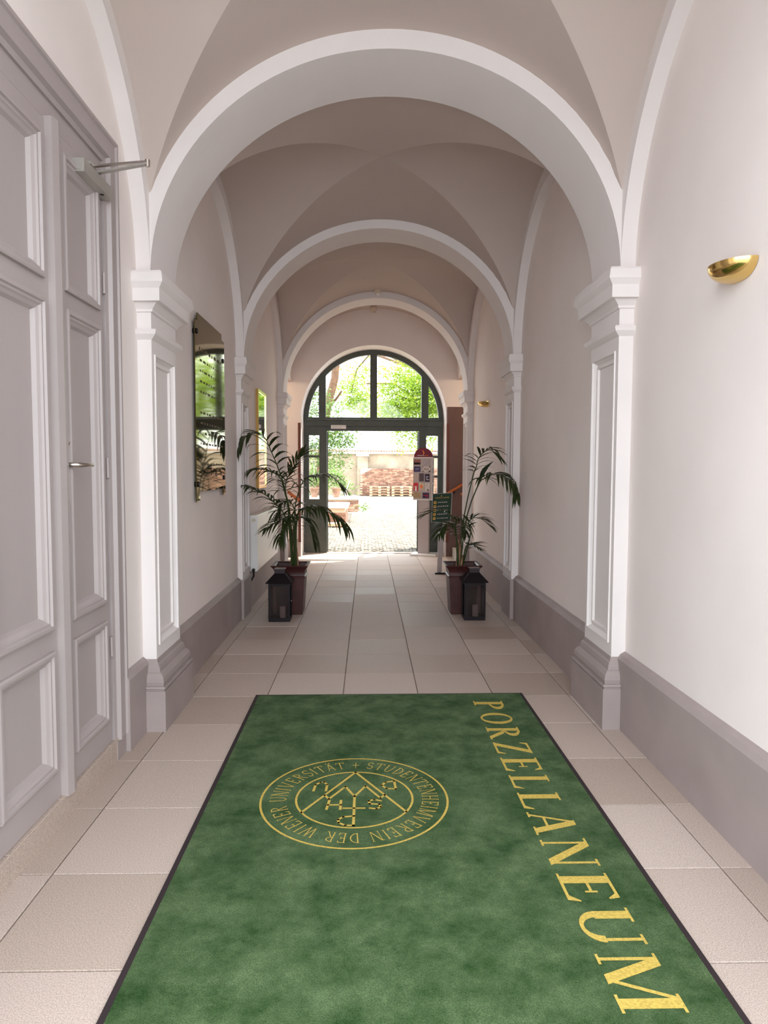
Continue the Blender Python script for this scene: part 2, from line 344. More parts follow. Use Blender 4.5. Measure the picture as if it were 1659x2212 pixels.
# pilasters (trim_n): plinth, shaft with sunk panel, astragal, capital
def pilaster(k, s, num):
    y0, y1 = PIER[k]; X = SL if s < 0 else SR; W0 = (XL-0.02) if s < 0 else (XR+0.02); ss = -s    # ss = towards the corridor
    if k == 2: X += -0.03 if s < 0 else 0.015
    root = empty('trim_%d' % num, kind='structure')
    def prof(z_off):
        rings = []
        for z, o in z_off: rings.append([(W0, y0-o, z), (X+ss*o, y0-o, z), (X+ss*o, y1+o, z), (W0, y1+o, z)])
        return MB().loft(rings).map(warp)
    if k in (0, 1):
        prof([(0,.065),(.238,.065),(.238,.056),(.246,.056),(.25,.064),(.262,.060),(.262,.050),(.285,.054),(.31,.050),(.332,.036),(.338,.026),(.355,.024),(.375,.018),(.385,.008),(.408,.004)]).build('plinth', M_base, root)
        zb = .40
    else:
        prof([(0,.012),(.385,.012),(.40,.002)]).build('plinth', M_base, root); zb = .395
    # shaft
    mb = MB(); zt = ZS-0.04
    mb.add([(W0,y0,zb),(X,y0,zb),(X,y0,zt),(W0,y0,zt)], [(0,1,2,3)]); mb.add([(W0,y1,zb),(X,y1,zb),(X,y1,zt),(W0,y1,zt)], [(0,1,2,3)])
    ring_mold(mb, ss, X, y0, y1, zb, zt, [(0,0),(0.045,0)], cap=False)
    mb2 = mb
    a, b, c, d = y0+.045, y1-.045, zb+.08, 2.16
    # stile faces between outer rect and panel rect
    mb.v = mb.v; mb.add([(X,y0+.045,zb+.045),(X,y1-.045,zb+.045),(X,y1-.045,c),(X,y0+.045,c)], [(0,1,2,3)])
    mb.add([(X,y0+.045,d),(X,y1-.045,d),(X,y1-.045,zt-.045),(X,y0+.045,zt-.045)], [(0,1,2,3)])
    ring_mold(mb, ss, X, a, b, c, d, [(0,0),(0,.008),(.010,.008),(.014,-.004),(.030,-.020),(.040,-.022),(.044,-.012),(.056,-.012),(.060,-.026),(.075,-.026)])
    mb.map(warp).build('shaft', M_trim, root)
    if k > 1: A = 0.75
    else: A = 1.0
    prof([(2.235,0),(2.245,.012*A),(2.262,.030*A),(2.278,.036*A),(2.290,.030*A),(2.292,0.0)]).build('astragal', M_trim, root)
    prof([(2.385,0),(2.390,.010*A),(2.402,.012*A),(2.425,.034*A),(2.432,.042*A),(2.436,.068*A),(2.505,.068*A),(2.512,.074*A),(2.535,.092*A),(2.548,.092*A),(2.585,.086*A),(ZS+0.012,.08*A)]).build('capital', M_trim, root)
n = 1
for k in range(4):
    for s in (-1, 1): pilaster(k, s, n); n += 1

# baseboards
def base_seg(mb, s, y0, y1, zt=0.44):
    Xw, Xb = (XL-0.01, XL+0.035) if s < 0 else (XR+0.01, XR-0.045)
    mb.loft([[(Xw,y,0),(Xb,y,0),(Xb,y,zt-.045),(Xb-(-s)*.018*1.0,y,zt-.02),(Xw,y,zt)] for y in (y0,y1)])
mb = MB(); 
for y0, y1 in ((Y_START, 2.2), (3.60, 3.93), (4.42, 6.82), (7.23, 9.92)): base_seg(mb, -1, y0, y1, 0.43)
mb.map(warp).build('baseboard_left', M_base, kind='structure')
mb = MB()
for y0, y1 in ((Y_START, 3.93), (4.42, 6.82), (7.23, 9.92)): base_seg(mb, 1, y0, y1, 0.445)
mb.map(warp).build('baseboard_right', M_base, kind='structure')

# ================================================================ DOOR 1 (panelled double door in the left wall)
door = empty('door_1', kind='structure')
DX = -1.300
MB().box(DX-0.09, DX-0.035, DY0-0.05, DY1+0.05, 0, 3.14).build('backing', M_door, door)
for k, (a, b) in enumerate([(2.10,2.42),(2.42,2.84),(2.84,3.40),(3.40,3.52)]):
    MB().bbox(DX-0.06, -1.282, a+0.003, b-0.003, 0, 0.110, 0.002).build('threshold_slab', M_stoneB, door)
PR = [(0,0.0),(0,.016),(.008,.020),(.020,.020),(.024,.010),(.034,.010),(.040,.002),(.052,-.006),(.058,-.016),(.062,-.022)]
def leaf(y0, y1, name):
    lf = MB().box(DX-0.06, DX-0.036, y0, y1, 0.112, 2.895).build(name, M_door, door)
    st = 0.072; zz = [(0.25, 0.735), (0.845, 2.165), (2.265, 2.815)]
    mb = MB(); zc = [0.112]+[v for p in zz for v in p]+[2.895]
    mb.box(DX-0.03, DX, y0, y0+st, 0.112, 2.895); mb.box(DX-0.03, DX, y1-st, y1, 0.112, 2.895)
    for i in range(0, 8, 2): mb.box(DX-0.03, DX, y0+st, y1-st, zc[i], zc[i+1])
    mb.build('stile_and_rail', M_door, lf)
    for z0, z1 in zz:
        m2 = MB(); ring_mold(m2, 1, DX, y0+st-.012, y1-st+.012, z0-.012, z1+.012, PR); m2.build('door_panel', M_door, lf)
    return lf
leaf(2.32, 2.885, 'door_leaf')
lf = leaf(2.955, 3.455, 'door_leaf')
MB().loft([[(DX-.02,y,z) , (DX+.030,y+0.0,z),(DX+.038,(2.88+2.965)/2,z),(DX+.030,y2,z),(DX-.02,y2,z)] for z in (0.105, 2.905) for y, y2 in ((2.880, 2.962),)]).build('cover_strip', M_door, door)
# header panel and architrave
mb = MB(); mb.box(DX-.05, DX-.004, DY0, DY1, 2.90, 3.09)
mb.build('header_board', M_door, door)
def casing_prof(y_or_z, o): pass
CP = [(0,0),(0,.026),(.012,.036),(.028,.036),(.034,.026),(.095,.026),(.102,.034),(.118,.034),(.126,.014),(.150,.010),(.150,-.01)]
rings = []
for i, h in CP:
    y1_, y0_, zt = 3.628-i, 2.17+i, 3.135-i
    rings.append([(XL-.012+h, y0_, 0.10), (XL-.012+h, y0_, zt), (XL-.012+h, y1_, zt), (XL-.012+h, y1_, 0.10)])
MB().loft(rings, closed=False, caps=False).build('architrave', M_door, door)
MB().box(XL-.02, XL+.012, 3.478, 3.628, 0.0, 0.10).build('architrave_foot', M_base, door)
# handle
hd = MB().loft([[(DX, 2.985+dy, z), (DX+.006, 2.985+dy, z), (DX+.006, 3.018-dy, z), (DX, 3.018-dy, z)] for z, dy in ((1.345,.012),(1.365,.002),(1.625,.002),(1.648,.012))]).build('handle_plate', M_steel, door)
mb = MB(); mb.tube([(DX, 3.0, 1.512), (DX+.050, 3.0, 1.512), (DX+.060, 3.012, 1.512), (DX+.060, 3.10, 1.513), (DX+.058, 3.145, 1.511)], [.010,.010,.011,.0095,.008], 10)
mb.build('lever', M_steel, hd)
MB().lathe([(0,1.60),(.010,1.602),(.012,1.606),(.010,1.61),(0,1.612)], DX+.010, 3.0, 12).build('lock_cylinder', M_steel, hd)
# hinges on the casing side
for z in (0.55, 1.45, 2.35): MB().tube([(DX+.006, 3.463, z), (DX+.006, 3.463, z+.10)], .008, 8).build('hinge', M_door, door)

# door closer : a thing fixed on the right leaf
cl = thing('door_closer', 'silver overhead door closer with folding arm at top of panelled door', 'door closer', (DX, 3.3, 2.86))
mb = MB(); mb.loft([[(DX,y,z0),(DX+.052,y,z0),(DX+.052,y,z1),(DX,y,z1)] for y, z0, z1 in ((3.14,2.798,2.856),(3.475,2.798,2.856))])
mb.build('closer_body', M_silver, cl)
MB().tube([(DX+.026, 3.142, 2.827), (DX+.026, 3.136, 2.827)], .021, 18).build('end_cap', M_silver, cl)
MB().tube([(DX+.030, 3.34, 2.855), (DX+.030, 3.34, 2.872)], .014, 12).build('spindle', M_dark, cl)
el = (-1.022, 3.30, 2.900)
mb = MB()
def bar(mb, a, b, w, t):
    a, b = Vector(a), Vector(b); d = (b-a).normalized(); sd = d.cross(Vector((0,0,1))).normalized()*w/2; u = Vector((0,0,t/2))
    mb.loft([[tuple(p+sd+u), tuple(p-sd+u), tuple(p-sd-u), tuple(p+sd-u)] for p in (a, b)])
bar(mb, (DX+.030, 3.34, 2.872), el, .024, .008); mb.build('main_arm', M_silver, cl)
mb = MB(); bar(mb, (el[0], el[1], el[2]+.010), (DX+.01, 3.345, 2.905), .018, .008); mb.build('fore_arm', M_steel, cl)
MB().tube([(el[0], el[1], el[2]-.012), (el[0], el[1], el[2]+.018)], .011, 12).build('elbow_joint', M_steel, cl)
MB().box(DX-.004, DX+.018, 3.30, 3.37, 2.898, 2.912).build('arm_bracket', M_silver, cl)
MB().tube([(DX+.030, 3.40, 2.7975), (DX+.030, 3.40, 2.7965)], .010, 12).build('valve_hole', M_dark, cl)

# ================================================================ LETTERING
def glyph(ch, T=.15, t=.055, sf=.10):
    """polygons of a roman capital in a cell of height 1; returns (polys, width)"""
    P = []
    def q(*p): P.append(list(p))
    def vs(x, w, y0=0, y1=1, s0=True, s1=True):
        q((x-w/2,y0),(x+w/2,y0),(x+w/2,y1),(x-w/2,y1))
        if s0: q((x-w/2-sf,0),(x+w/2+sf,0),(x+w/2+sf,t*.8),(x-w/2-sf,t*.8))
        if s1: q((x-w/2-sf,1-t*.8),(x+w/2+sf,1-t*.8),(x+w/2+sf,1),(x-w/2-sf,1))
    def dg(x0, y0, x1, y1, w): q((x0-w/2,y0),(x0+w/2,y0),(x1+w/2,y1),(x1-w/2,y1))
    def hz(x0, x1, y, w): q((x0,y-w/2),(x1,y-w/2),(x1,y+w/2),(x0,y+w/2))
    def sr(x, y, w=None): w = w or T*.5; q((x-w/2-sf,y-t*.4),(x+w/2+sf,y-t*.4),(x+w/2+sf,y+t*.4),(x-w/2-sf,y+t*.4))
    def ring(cx, cy, rx, ry, a0, a1, W, w, n=20):
        for i in range(n):
            a, b = [math.radians(a0+(a1-a0)*k/n) for k in (i, i+1)]
            q((cx+rx*math.cos(a),cy+ry*math.sin(a)),(cx+rx*math.cos(b),cy+ry*math.sin(b)),(cx+(rx-W)*math.cos(b),cy+(ry-w)*math.sin(b)),(cx+(rx-W)*math.cos(a),cy+(ry-w)*math.sin(a)))
    if ch == 'P' or ch == 'R':
        vs(.2, T); ring(.2, .74 if ch=='P' else .75, .42, .26 if ch=='P' else .25, -90, 90, T*.95, t)
        if ch == 'P': return P, .68
        dg(.72, 0, .36, .5, T); sr(.74, t*.4, T*.4); return P, .86
    if ch == 'B': vs(.2, T); ring(.2, .76, .36, .24, -90, 90, T*.95, t); ring(.2, .27, .42, .27, -90, 90, T*.95, t); return P, .70
    if ch == 'G': ring(.42, .5, .40, .51, 40, 320, T, t, 28); vs(.72, T, .05, .45, False, False); return P, .86
    if ch == 'O': ring(.42, .5, .42, .51, 0, 360, T, t, 32); return P, .84
    if ch == 'D': vs(.2, T); ring(.2, .5, .55, .5, -90, 90, T, t, 24); return P, .78
    if ch in 'EFL':
        vs(.2, T)
        hz(.2, .66, t*.5, t); q((.66,0),(.70,.24),(.67,.24),(.56,t))
        if ch == 'E':
            hz(.2, .62, 1-t*.5, t); q((.62,1),(.65,.79),(.62,.79),(.53,1-t)); hz(.2, .50, .52, t); q((.46,.40),(.50,.40),(.50,.64),(.46,.64))
        return P, .72
    if ch == 'Z':
        hz(.08, .66, 1-t*.5, t); hz(.04, .68, t*.5, t); dg(.13, 0, .60, 1, T*1.1); q((.08,1),(.05,.78),(.08,.78),(.18,1-t)); q((.68,0),(.72,.23),(.69,.23),(.58,t)); return P, .74
    if ch == 'A':
        dg(.10, 0, .40, 1, t*1.1); dg(.72, 0, .42, 1, T*1.05); hz(.20, .62, .34, t); sr(.10, t*.4, t); sr(.72, t*.4, T); return P, .84
    if ch == 'V': dg(.42, 0, .10, 1, T); dg(.42, 0, .72, 1, t*1.2); sr(.1, 1-t*.4, T); sr(.72, 1-t*.4, t); return P, .82
    if ch == 'W':
        dg(.32, 0, .08, 1, T*.9); dg(.32, 0, .54, .9, t*1.2); dg(.78, 0, .52, 1, T*.9); dg(.78, 0, 1.0, 1, t*1.2); sr(.08, 1-t*.4, T); sr(1.0, 1-t*.4, t); return P, 1.1
    if ch == 'N': vs(.14, t, s1=False); dg(.74, 0, .16, 1, T*1.1); vs(.76, t, s0=False); q((0,1-t*.8),(.2,1-t*.8),(.2,1),(0,1)); return P, .88
    if ch == 'M':
        vs(.12, t); vs(.92, T); dg(.50, 0, .17, 1, T*1.05); dg(.50, 0, .86, 1, t*1.1); return P, 1.08
    if ch == 'U': vs(.18, T, .32, 1, s0=False); vs(.70, t, .32, 1, s0=False); ring(.43, .34, .33 if T>.1 else .29, .35, 180, 360, T*.8, t*1.2); return P, .84
    if ch == 'H': vs(.15, T); vs(.68, T); hz(.15, .68, .5, t); return P, .82
    if ch == 'I': vs(.16, T); return P, .34
    if ch == 'T': vs(.36, T, s1=False); hz(.02, .70, 1-t*.5, t); q((.02,1),(.0,.78),(.03,.78),(.10,1-t)); q((.70,1),(.72,.78),(.69,.78),(.62,1-t)); return P, .72
    if ch == 'S':
        ring(.28, .735, .25, .265, 20, 270, T*.8, t*1.4); ring(.28, .27, .28, .275, -160, 90, T*.8, t*1.4); return P, .6
    if ch == 'Ä':
        P, w = glyph('A', T, t, sf)
        for x in (.28, .54): P.append([(x-.05,1.08),(x+.05,1.08),(x+.05,1.18),(x-.05,1.18)])
        return P, w
    if ch == '+': hz(.0, .6, .5, .06); q((.27,.1),(.33,.1),(.33,.9),(.27,.9)); return P, .6
    return P, .35

def text_polys(txt, T=.15, t=.055, sf=.10, gap=.12):
    out = []; x = 0
    for ch in txt:
        P, w = glyph(ch, T, t, sf)
        out += [[(a+x, b) for a, b in p] for p in P]; x += w+gap
    return out, x-gap
def put(mb, polys, f, mi=0):
    for i, p in enumerate(polys):
        q = [Vector(f(a, b)) for a, b in p]; n_ = (q[1]-q[0]).cross(q[2]-q[0])
        if n_.length < 1e-9 and len(q) > 3: n_ = (q[2]-q[0]).cross(q[3]-q[0])
        n_ = n_.normalized() if n_.length > 1e-12 else Vector((0,0,1))
        if n_.z < -.1 or n_.y > .1: n_ = -n_; q = q[::-1]
        mb.add([tuple(v+n_*i*1.5e-5) for v in q], [tuple(range(len(p)))], mi)

# ================================================================ MAT
mat_t = thing('entrance_mat', 'big green carpet mat with yellow lettering and round emblem on stone floor', 'mat', (0.16, 3.0, 0))
def mpt(u, v):   # u across 0..1, v along 0..1 from far edge
    x = -0.738+u*1.770+0.012*v; y = 4.492+0.022*u-v*3.9; return x, y
N1, N2 = 24, 52
vsm = []; fsm = []
for i in range(N2+1):
    for j in range(N1+1):
        x, y = mpt(.012+j/N1*.976, .005+i/N2*.99); vsm.append((x, y, 0.0085+random.uniform(-.0004,.0004)))
for i in range(N2):
    for j in range(N1): a = i*(N1+1)+j; fsm.append((a, a+1, a+N1+2, a+N1+1))
MB().add(vsm, fsm, 0, True).build('pile', M_carpet, mat_t)
c = [mpt(0,0), mpt(1,0), mpt(1,1), mpt(0,1)]
MB().loft([[(x, y, 0.0005) for x, y in c], [(x, y, 0.006) for x, y in c], [mpt(.011,.004)+(.008,), mpt(.989,.004)+(.008,), mpt(.989,.996)+(.008,), mpt(.011,.996)+(.008,)]]).build('rubber_border', M_rub, mat_t)
LET = [('P',4.343,4.189),('O',4.125,3.942),('R',3.891,3.708),('Z',3.669,3.517),('E',3.468,3.308),('L',3.264,3.122),('L',3.082,2.926),('A',2.901,2.713),('N',2.685,2.492),('E',2.445,2.278),('U',2.243,2.062),('M',2.021,1.788)]
for ch, ya, yb in LET:
    P, w = glyph(ch, .17, .06, .07)
    xs_ = [a for p in P for a, b in p]; x0, x1 = min(xs_), max(xs_)
    def f(a, b, ya=ya, yb=yb, x0=x0, x1=x1):
        k = (a-x0)/(x1-x0); y = ya+(yb-ya)*k; return (0.676+0.010*(4.34-y)+b*0.186, y, 0.0100)
    mb = MB(); put(mb, P, f); mb.build('letter', M_yel, mat_t)
EC, ER = (-0.059, 3.045), 0.424
def disc_ring(mb, r0, r1, n=96):
    vs = [(EC[0]+r*math.cos(2*math.pi*i/n), EC[1]+r*math.sin(2*math.pi*i/n), .0100) for r in (r0, r1) for i in range(n)]
    mb.add(vs, [(i, (i+1)%n, n+(i+1)%n, n+i) for i in range(n)])
mb = MB(); disc_ring(mb, .416, .426); mb.build('emblem_ring', M_yel, mat_t)
mb = MB(); disc_ring(mb, .258, .268); mb.build('emblem_ring', M_yel, mat_t)
RT = '+ STUDENTENHEIMVEREIN DER WIENER UNIVERSITÄT '
tot = 0; items = []
for ch in RT:
    P, w = glyph(ch, .085, .05, .05); w = .42 if ch == ' ' else w; items.append((P, w, tot)); tot += w+.16
h = .074; r_in = .307; kang = 2*math.pi/tot
for (P, w, x0), ch in zip(items, RT):
    if ch == ' ': continue
    def f(a, b, x0=x0, w=w):
        th = math.pi/2 - (x0+a-.3)*kang; r = r_in+b*h; return (EC[0]+r*math.cos(th), EC[1]+r*math.sin(th), .0100)
    mb = MB(); put(mb, P, f); mb.build('emblem_letter', M_yel, mat_t)
def E(x, y): return (EC[0]+x*.262, EC[1]+y*.262, .0100)
def line(mb, pts, w=.032):
    for (a, b), (c_, d) in zip(pts, pts[1:]):
        L_ = math.hypot(c_-a, d-b); nx, ny = -(d-b)/L_*w/2, (c_-a)/L_*w/2; ex, ey = (c_-a)/L_*w/2, (d-b)/L_*w/2
        mb.add([E(a+nx-ex,b+ny-ey),E(a-nx-ex,b-ny-ey),E(c_-nx+ex,d-ny+ey),E(c_+nx+ex,d+ny+ey)], [(0,1,2,3)])
# emblem figure from measured points: x -1..1, y -1..1 (y to the far side)
for nm, pl in (('emblem_roof', [[(-.87,-.50),(0,1),(.87,-.50)]]),
               ('emblem_zigzag', [[(-.52,.10),(-.44,-.04),(-.17,.42),(0,.05),(.19,.44),(.45,-.02),(.53,.10)]]),
               ('emblem_stem', [[(0,.05),(0,-.93)], [(-.17,-.37),(.17,-.37)], [(0,-.93),(-.13,-.93),(-.24,-.84),(-.25,-.74),(-.17,-.66),(0,-.63)]]),
               ('emblem_letter', [[(-.73,.27),(-.71,.50),(-.63,.60),(-.56,.60),(-.50,.50),(-.51,.27)]]),
               ('emblem_letter', [[(.71,.63),(.55,.58),(.48,.46),(.56,.34),(.73,.32),(.71,.63)]]),
               ('emblem_letter', [[(-.43,-.10),(-.46,-.40)], [(-.23,-.10),(-.23,-.40)], [(-.45,-.25),(-.23,-.25)]]),
               ('emblem_letter', [[(.45,-.12),(.34,-.07),(.25,-.12),(.26,-.22),(.43,-.24),(.45,-.33),(.38,-.40),(.27,-.37)]])):
    mb = MB()
    for l_ in pl: line(mb, l_, .045)
    mb.build(nm, M_yel, mat_t)

# ================================================================ WALL THINGS
def lamp(y, z, x, label, sc=1.0):
    t = thing('wall_lamp', label, 'lamp', (x, y, z), 'brass bowl lamps on the long wall')
    mb = MB(); rings = []; n = 28; m = 10
    hw, pr, dp = .130*sc, .120*sc, .068*sc
    for i in range(m+1):
        ph = math.pi/2*i/m
        rings.append([(x-.004-pr*math.sin(math.pi*j/n)*math.cos(ph)**.8, y+hw*math.cos(math.pi*j/n)*math.cos(ph)**.8, z-dp*math.sin(ph)) for j in range(n+1)])
    mb.loft(rings, closed=False, caps=False, smooth=True)
    mb.loft([[(a*1.0+(x-.004-a)*.03, y+(b-y)*.97, z-.001) for a, b, _ in rings[0]], rings[0]], closed=False, caps=False)
    mb.build('bowl', M_brass, t)
    MB().box(x-.006, x, y-.04*sc, y+.04*sc, z-.055*sc, z-.004*sc).build('back_plate', M_brass, t)
    MB().tube([(x-.006, y, z-.02), (x-.05*sc, y, z-.02)], .010, 8).build('lamp_holder', M_white, t)
    MB().lathe([(0,z-.030),(.014,z-.026),(.016,z-.018),(.011,z-.010),(0,z-.008)], x-.075*sc, y, 12).build('bulb', M_pwhite, t)
    return t
lamp(2.80, 2.325, XR-.0, 'large polished brass half-bowl lamp high on the plain white wall')
lamp(8.72, 2.345, XR-.0, 'small-looking brass half-bowl lamp deep in the passage above the palm', 1.0)

# glass name board on the left wall
t = thing('name_board', 'tall tinted glass name board reflecting the garden on the wall', 'sign', (XL+.03, 5.6, 1.9))
bx = -1.262; Y0, Y1, Z0, Z1 = 5.11, 6.13, 1.25, 2.645
mb = MB(); nt_ = .09
pts = [(Y0,Z0),(Y0+.10,Z0),(Y0+.10,Z0+.075),(Y1-.10,Z0+.075),(Y1-.10,Z0+.02),(Y1,Z0+.02),(Y1,Z1-.05),(Y1-.10,Z1-.05),(Y1-.10,Z1+.0),(Y0+.08,Z1),(Y0+.08,Z1-.06),(Y0,Z1-.06)]
mb.loft([[(bx-.006,a,b) for a,b in pts],[(bx,a,b) for a,b in pts]]); mb.build('glass_panel', M_bronze, t)
for a, b in ((Y0+.05,Z0+.13),(Y1-.06,Z0+.17),(Y1-.06,Z1-.22),(Y0+.05,Z1-.14)):
    MB().tube([(XL+.001,a,b),(bx+.008,a,b)], .020, 14).build('stand_off_bolt', M_dark, t)
rnd = random.Random(3)
for k in range(13):
    z = 2.38-.078*k; mb = MB()
    if k in (5, 10): continue
    y = Y0+.14+(.0 if k%5 else -.02)
    while y < Y1-.16:
        w = rnd.uniform(.03,.10)
        for q_ in range(int(w/.013)): mb.box(bx+.0002, bx+.0010, y+q_*.013, y+q_*.013+.0065, z, z+(.030 if k%5==0 else .018)*rnd.uniform(.7,1.0))
        y += w+.03
    mb.build('engraved_line', M_engr, t, kind='stuff')
# notice case further down
t = thing('notice_case', 'narrow mirror-fronted glass case on wall above the radiator', 'display case', (XL+.03, 8.25, 1.9))
Y0, Y1, Z0, Z1 = 7.98, 8.60, 1.27, 2.41
MB().box(XL, XL+.022, Y0+.01, Y1-.01, Z0+.01, Z1-.01).build('mirror_panel', M_mirror, t)
mb = MB(); ring_mold(mb, 1, XL-.002, Y0, Y1, Z0, Z1, [(0,0),(0,.034),(.03,.034),(.03,.022)], cap=False); mb.build('frame', M_brass, t)
# radiator
t = thing('radiator', 'white panel radiator below the notice case behind the tall palm', 'radiator', (XL+.08, 8.1, .35))
R0, R1 = 7.36, 9.0
mb = MB(); mb.loft([[(-1.262,y,.40),(-1.190,y,.40),(-1.180,y,.41),(-1.180,y,.99),(-1.19,y,1.0),(-1.262,y,1.0)] for y in (R0, R1)]); mb.build('panel', M_white, t)
mb = MB()
for k in range(26): mb.box(-1.255, -1.195, R0+.03+k*.061, R0+.05+k*.061, 1.0, 1.004)
mb.build('top_grille', M_cream, t, kind='stuff')
mb = MB(); mb.tube([(-1.22,R0+.0,.95),(-1.22,R0-.025,.95)], .018, 12); mb.build('vent_plug', M_cream, t)
mb = MB(); mb.tube([(-1.22,R0+.01,.42),(-1.22,R0-.02,.42),(-1.22,R0-.022,.35),(-1.25,R0-.022,.30),(-1.30,R0-.022,.30)], .010, 8); mb.build('pipe', M_dark, t)
MB().tube([(-1.22,R0-.02,.42),(-1.22,R0-.06,.42)], .016, 10).build('valve', M_dark, t)
for y in (R0+.3, R1-.3): MB().box(-1.30, -1.262, y-.015, y+.015, .5, .92).build('bracket', M_white, t)

# ceiling devices at the third arch
t = thing('emergency_lamp', 'small cream emergency light fixed at crown of the farthest arch', 'light', (.128, 9.92, 3.95))
MB().box(.075,.185,9.83,9.915,4.015,4.055).build('mounting_plate', M_cream, t)
MB().lathe([(.048,4.016),(.048,3.978),(.040,3.960)], .13, 9.865, 14).build('housing', M_cream, t)
MB().lathe([(.028,3.960),(.024,3.940),(0,3.935)], .13, 9.875, 12).build('lens', M_pwhite, t)
t = thing('smoke_detector', 'flat round smoke detector on ceiling just before the garden gate', 'detector', (.075, 11.6, 4.15))
MB().lathe([(.058,4.17),(.058,4.115),(.045,4.105)], .077, 11.6, 16).build('base', M_cream, t)
MB().lathe([(.035,4.106),(.032,4.085),(0,4.080)], .077, 11.6, 14).build('sensor_head', M_cream, t)

# ================================================================ GATE (door_2)
gate = empty('door_2', kind='structure'); GY0, GY1 = 12.20, 12.28
GX0, GX1 = OC-1.225, OC+1.225
def gbox(nm, x0, x1, z0, z1, y0=GY0, y1=GY1, m=M_green, par=None): return MB().bbox(x0, x1, y0, y1, z0, z1, .003).build(nm, m, par or gate)
gbox('transom', GX0, GX1, 2.245, 2.345, GY0-.02); gbox('transom_ledge', GX0, GX1, 2.345, 2.365, GY0-.035)
gbox('head_rail', -.735, .895, 2.165, 2.245)
for x0, x1, a, b in ((GX0, -1.045, -.862, -.728), (1.228, GX1, .888, 1.022)):   # side panels
    pn = empty('side_panel', (0,0,0)); pn.parent = gate
    l0, l1 = (x0, x1); gbox('stile', l0, l1, 0.01, 2.245, par=pn)
    gbox('stile', a, b, 0.01, 2.245, par=pn)
    g0, g1 = (x1, a) if x0 < 0 else (b, x0)
    for z0, z1 in ((.01,.96),(1.345,1.385),(1.695,1.735),(2.085,2.245)): gbox('rail', g0, g1, z0, z1, par=pn)
    for z0, z1 in ((.96,1.345),(1.385,1.695),(1.735,2.085)): gbox('pane', g0, g1, z0, z1, 12.236, 12.240, M_glass, par=pn)
# fanlight
n = 48; arcO = [(OC+1.228*math.cos(math.pi*i/n), OZ+1.228*math.sin(math.pi*i/n)) for i in range(n+1)]; arcI = [(OC+1.145*math.cos(math.pi*i/n), OZ+1.145*math.sin(math.pi*i/n)) for i in range(n+1)]
mb = MB()
for Y in (GY0, GY1): mb.add([(a,Y,b) for a,b in arcO]+[(a,Y,b) for a,b in arcI], [(i,i+1,n+2+i,n+1+i) for i in range(n)])
mb.add([(a,GY0,b) for a,b in arcI]+[(a,GY1,b) for a,b in arcI], [(i,i+1,n+2+i,n+1+i) for i in range(n)], 0, True); mb.build('arch_frame', M_green, gate)
def harc(x, r=1.15): return OZ+math.sqrt(max(0, r*r-(x-OC)**2))
for x0, x1 in ((-.872,-.748), (.030,.152), (.932,1.056)):
    mb = MB(); mb.loft([[(x0,GY0,2.36),(x1,GY0,2.36),(x1,GY0,harc(x1)),(x0,GY0,harc(x0))],[(x0,GY1,2.36),(x1,GY1,2.36),(x1,GY1,harc(x1)),(x0,GY1,harc(x0))]]); mb.build('mullion', M_green, gate)
for x0, x1 in ((-1.05,-.872),(-.748,.030),(.152,.932),(1.056,1.232)):
    gbox('bottom_rail', x0, x1, 2.362, 2.40)
    k = 14; top = [(x0+(x1-x0)*i/k, harc(x0+(x1-x0)*i/k, 1.16)) for i in range(k+1)]
    MB().add([(x0,12.238,2.39),(x1,12.238,2.39)]+[(a,12.238,b) for a,b in top[::-1]], [tuple(range(k+3))]).build('pane', M_glass, gate)
# the two wings stand open, swung out into the court
for s, hx in ((-1, -.735), (1, .892)):
    ang = math.radians(97); wl = .80; lf_ = empty('open_wing', (0,0,0)); lf_.parent = gate
    d = Vector((math.cos(ang) if s < 0 else -math.cos(ang), math.sin(ang), 0)); nrm = Vector((d.y, -d.x, 0))*.022
    def wbox(nm, u0, u1, z0, z1, m=M_green, th=1.0):
        o_ = Vector((hx, 12.29, 0)); r_ = []
        for z in (z0, z1):
            r_.append([tuple(o_+d*u0+nrm*th+Vector((0,0,z))), tuple(o_+d*u1+nrm*th+Vector((0,0,z))), tuple(o_+d*u1-nrm*th+Vector((0,0,z))), tuple(o_+d*u0-nrm*th+Vector((0,0,z)))])
        MB().loft(r_).build(nm, m, lf_)
    wbox('stile', 0, .11, .02, 2.15); wbox('stile', wl-.11, wl, .02, 2.15)
    for z0, z1 in ((.02,.90),(1.45,1.50),(2.03,2.15)): wbox('rail', .11, wl-.11, z0, z1)
    for z0, z1 in ((.90,1.45),(1.50,2.03)): wbox('pane', .11, wl-.11, z0, z1, M_glass, .1)
t = thing('small_sign', 'small white strip sign stuck on the green gate transom', 'sign', (-.5, 12.17, 2.2))
MB().bbox(-.655, -.392, 12.158, 12.178, 2.20, 2.262, .002, ).build('plate', M_pwhite, t)
mb = MB()
for k in range(18): mb.box(-.640+k*.0133, -.632+k*.0133, 12.1565, 12.158, 2.236, 2.250)
for k in range(14): mb.box(-.640+k*.0133, -.632+k*.0133, 12.1565, 12.158, 2.212, 2.224)
mb.build('print', M_lilac, t)
MB().bbox(GX0+.01, GX1-.01, 12.17, 12.34, -.012, .010, .004).build('threshold_stone', M_stoneC, gate)

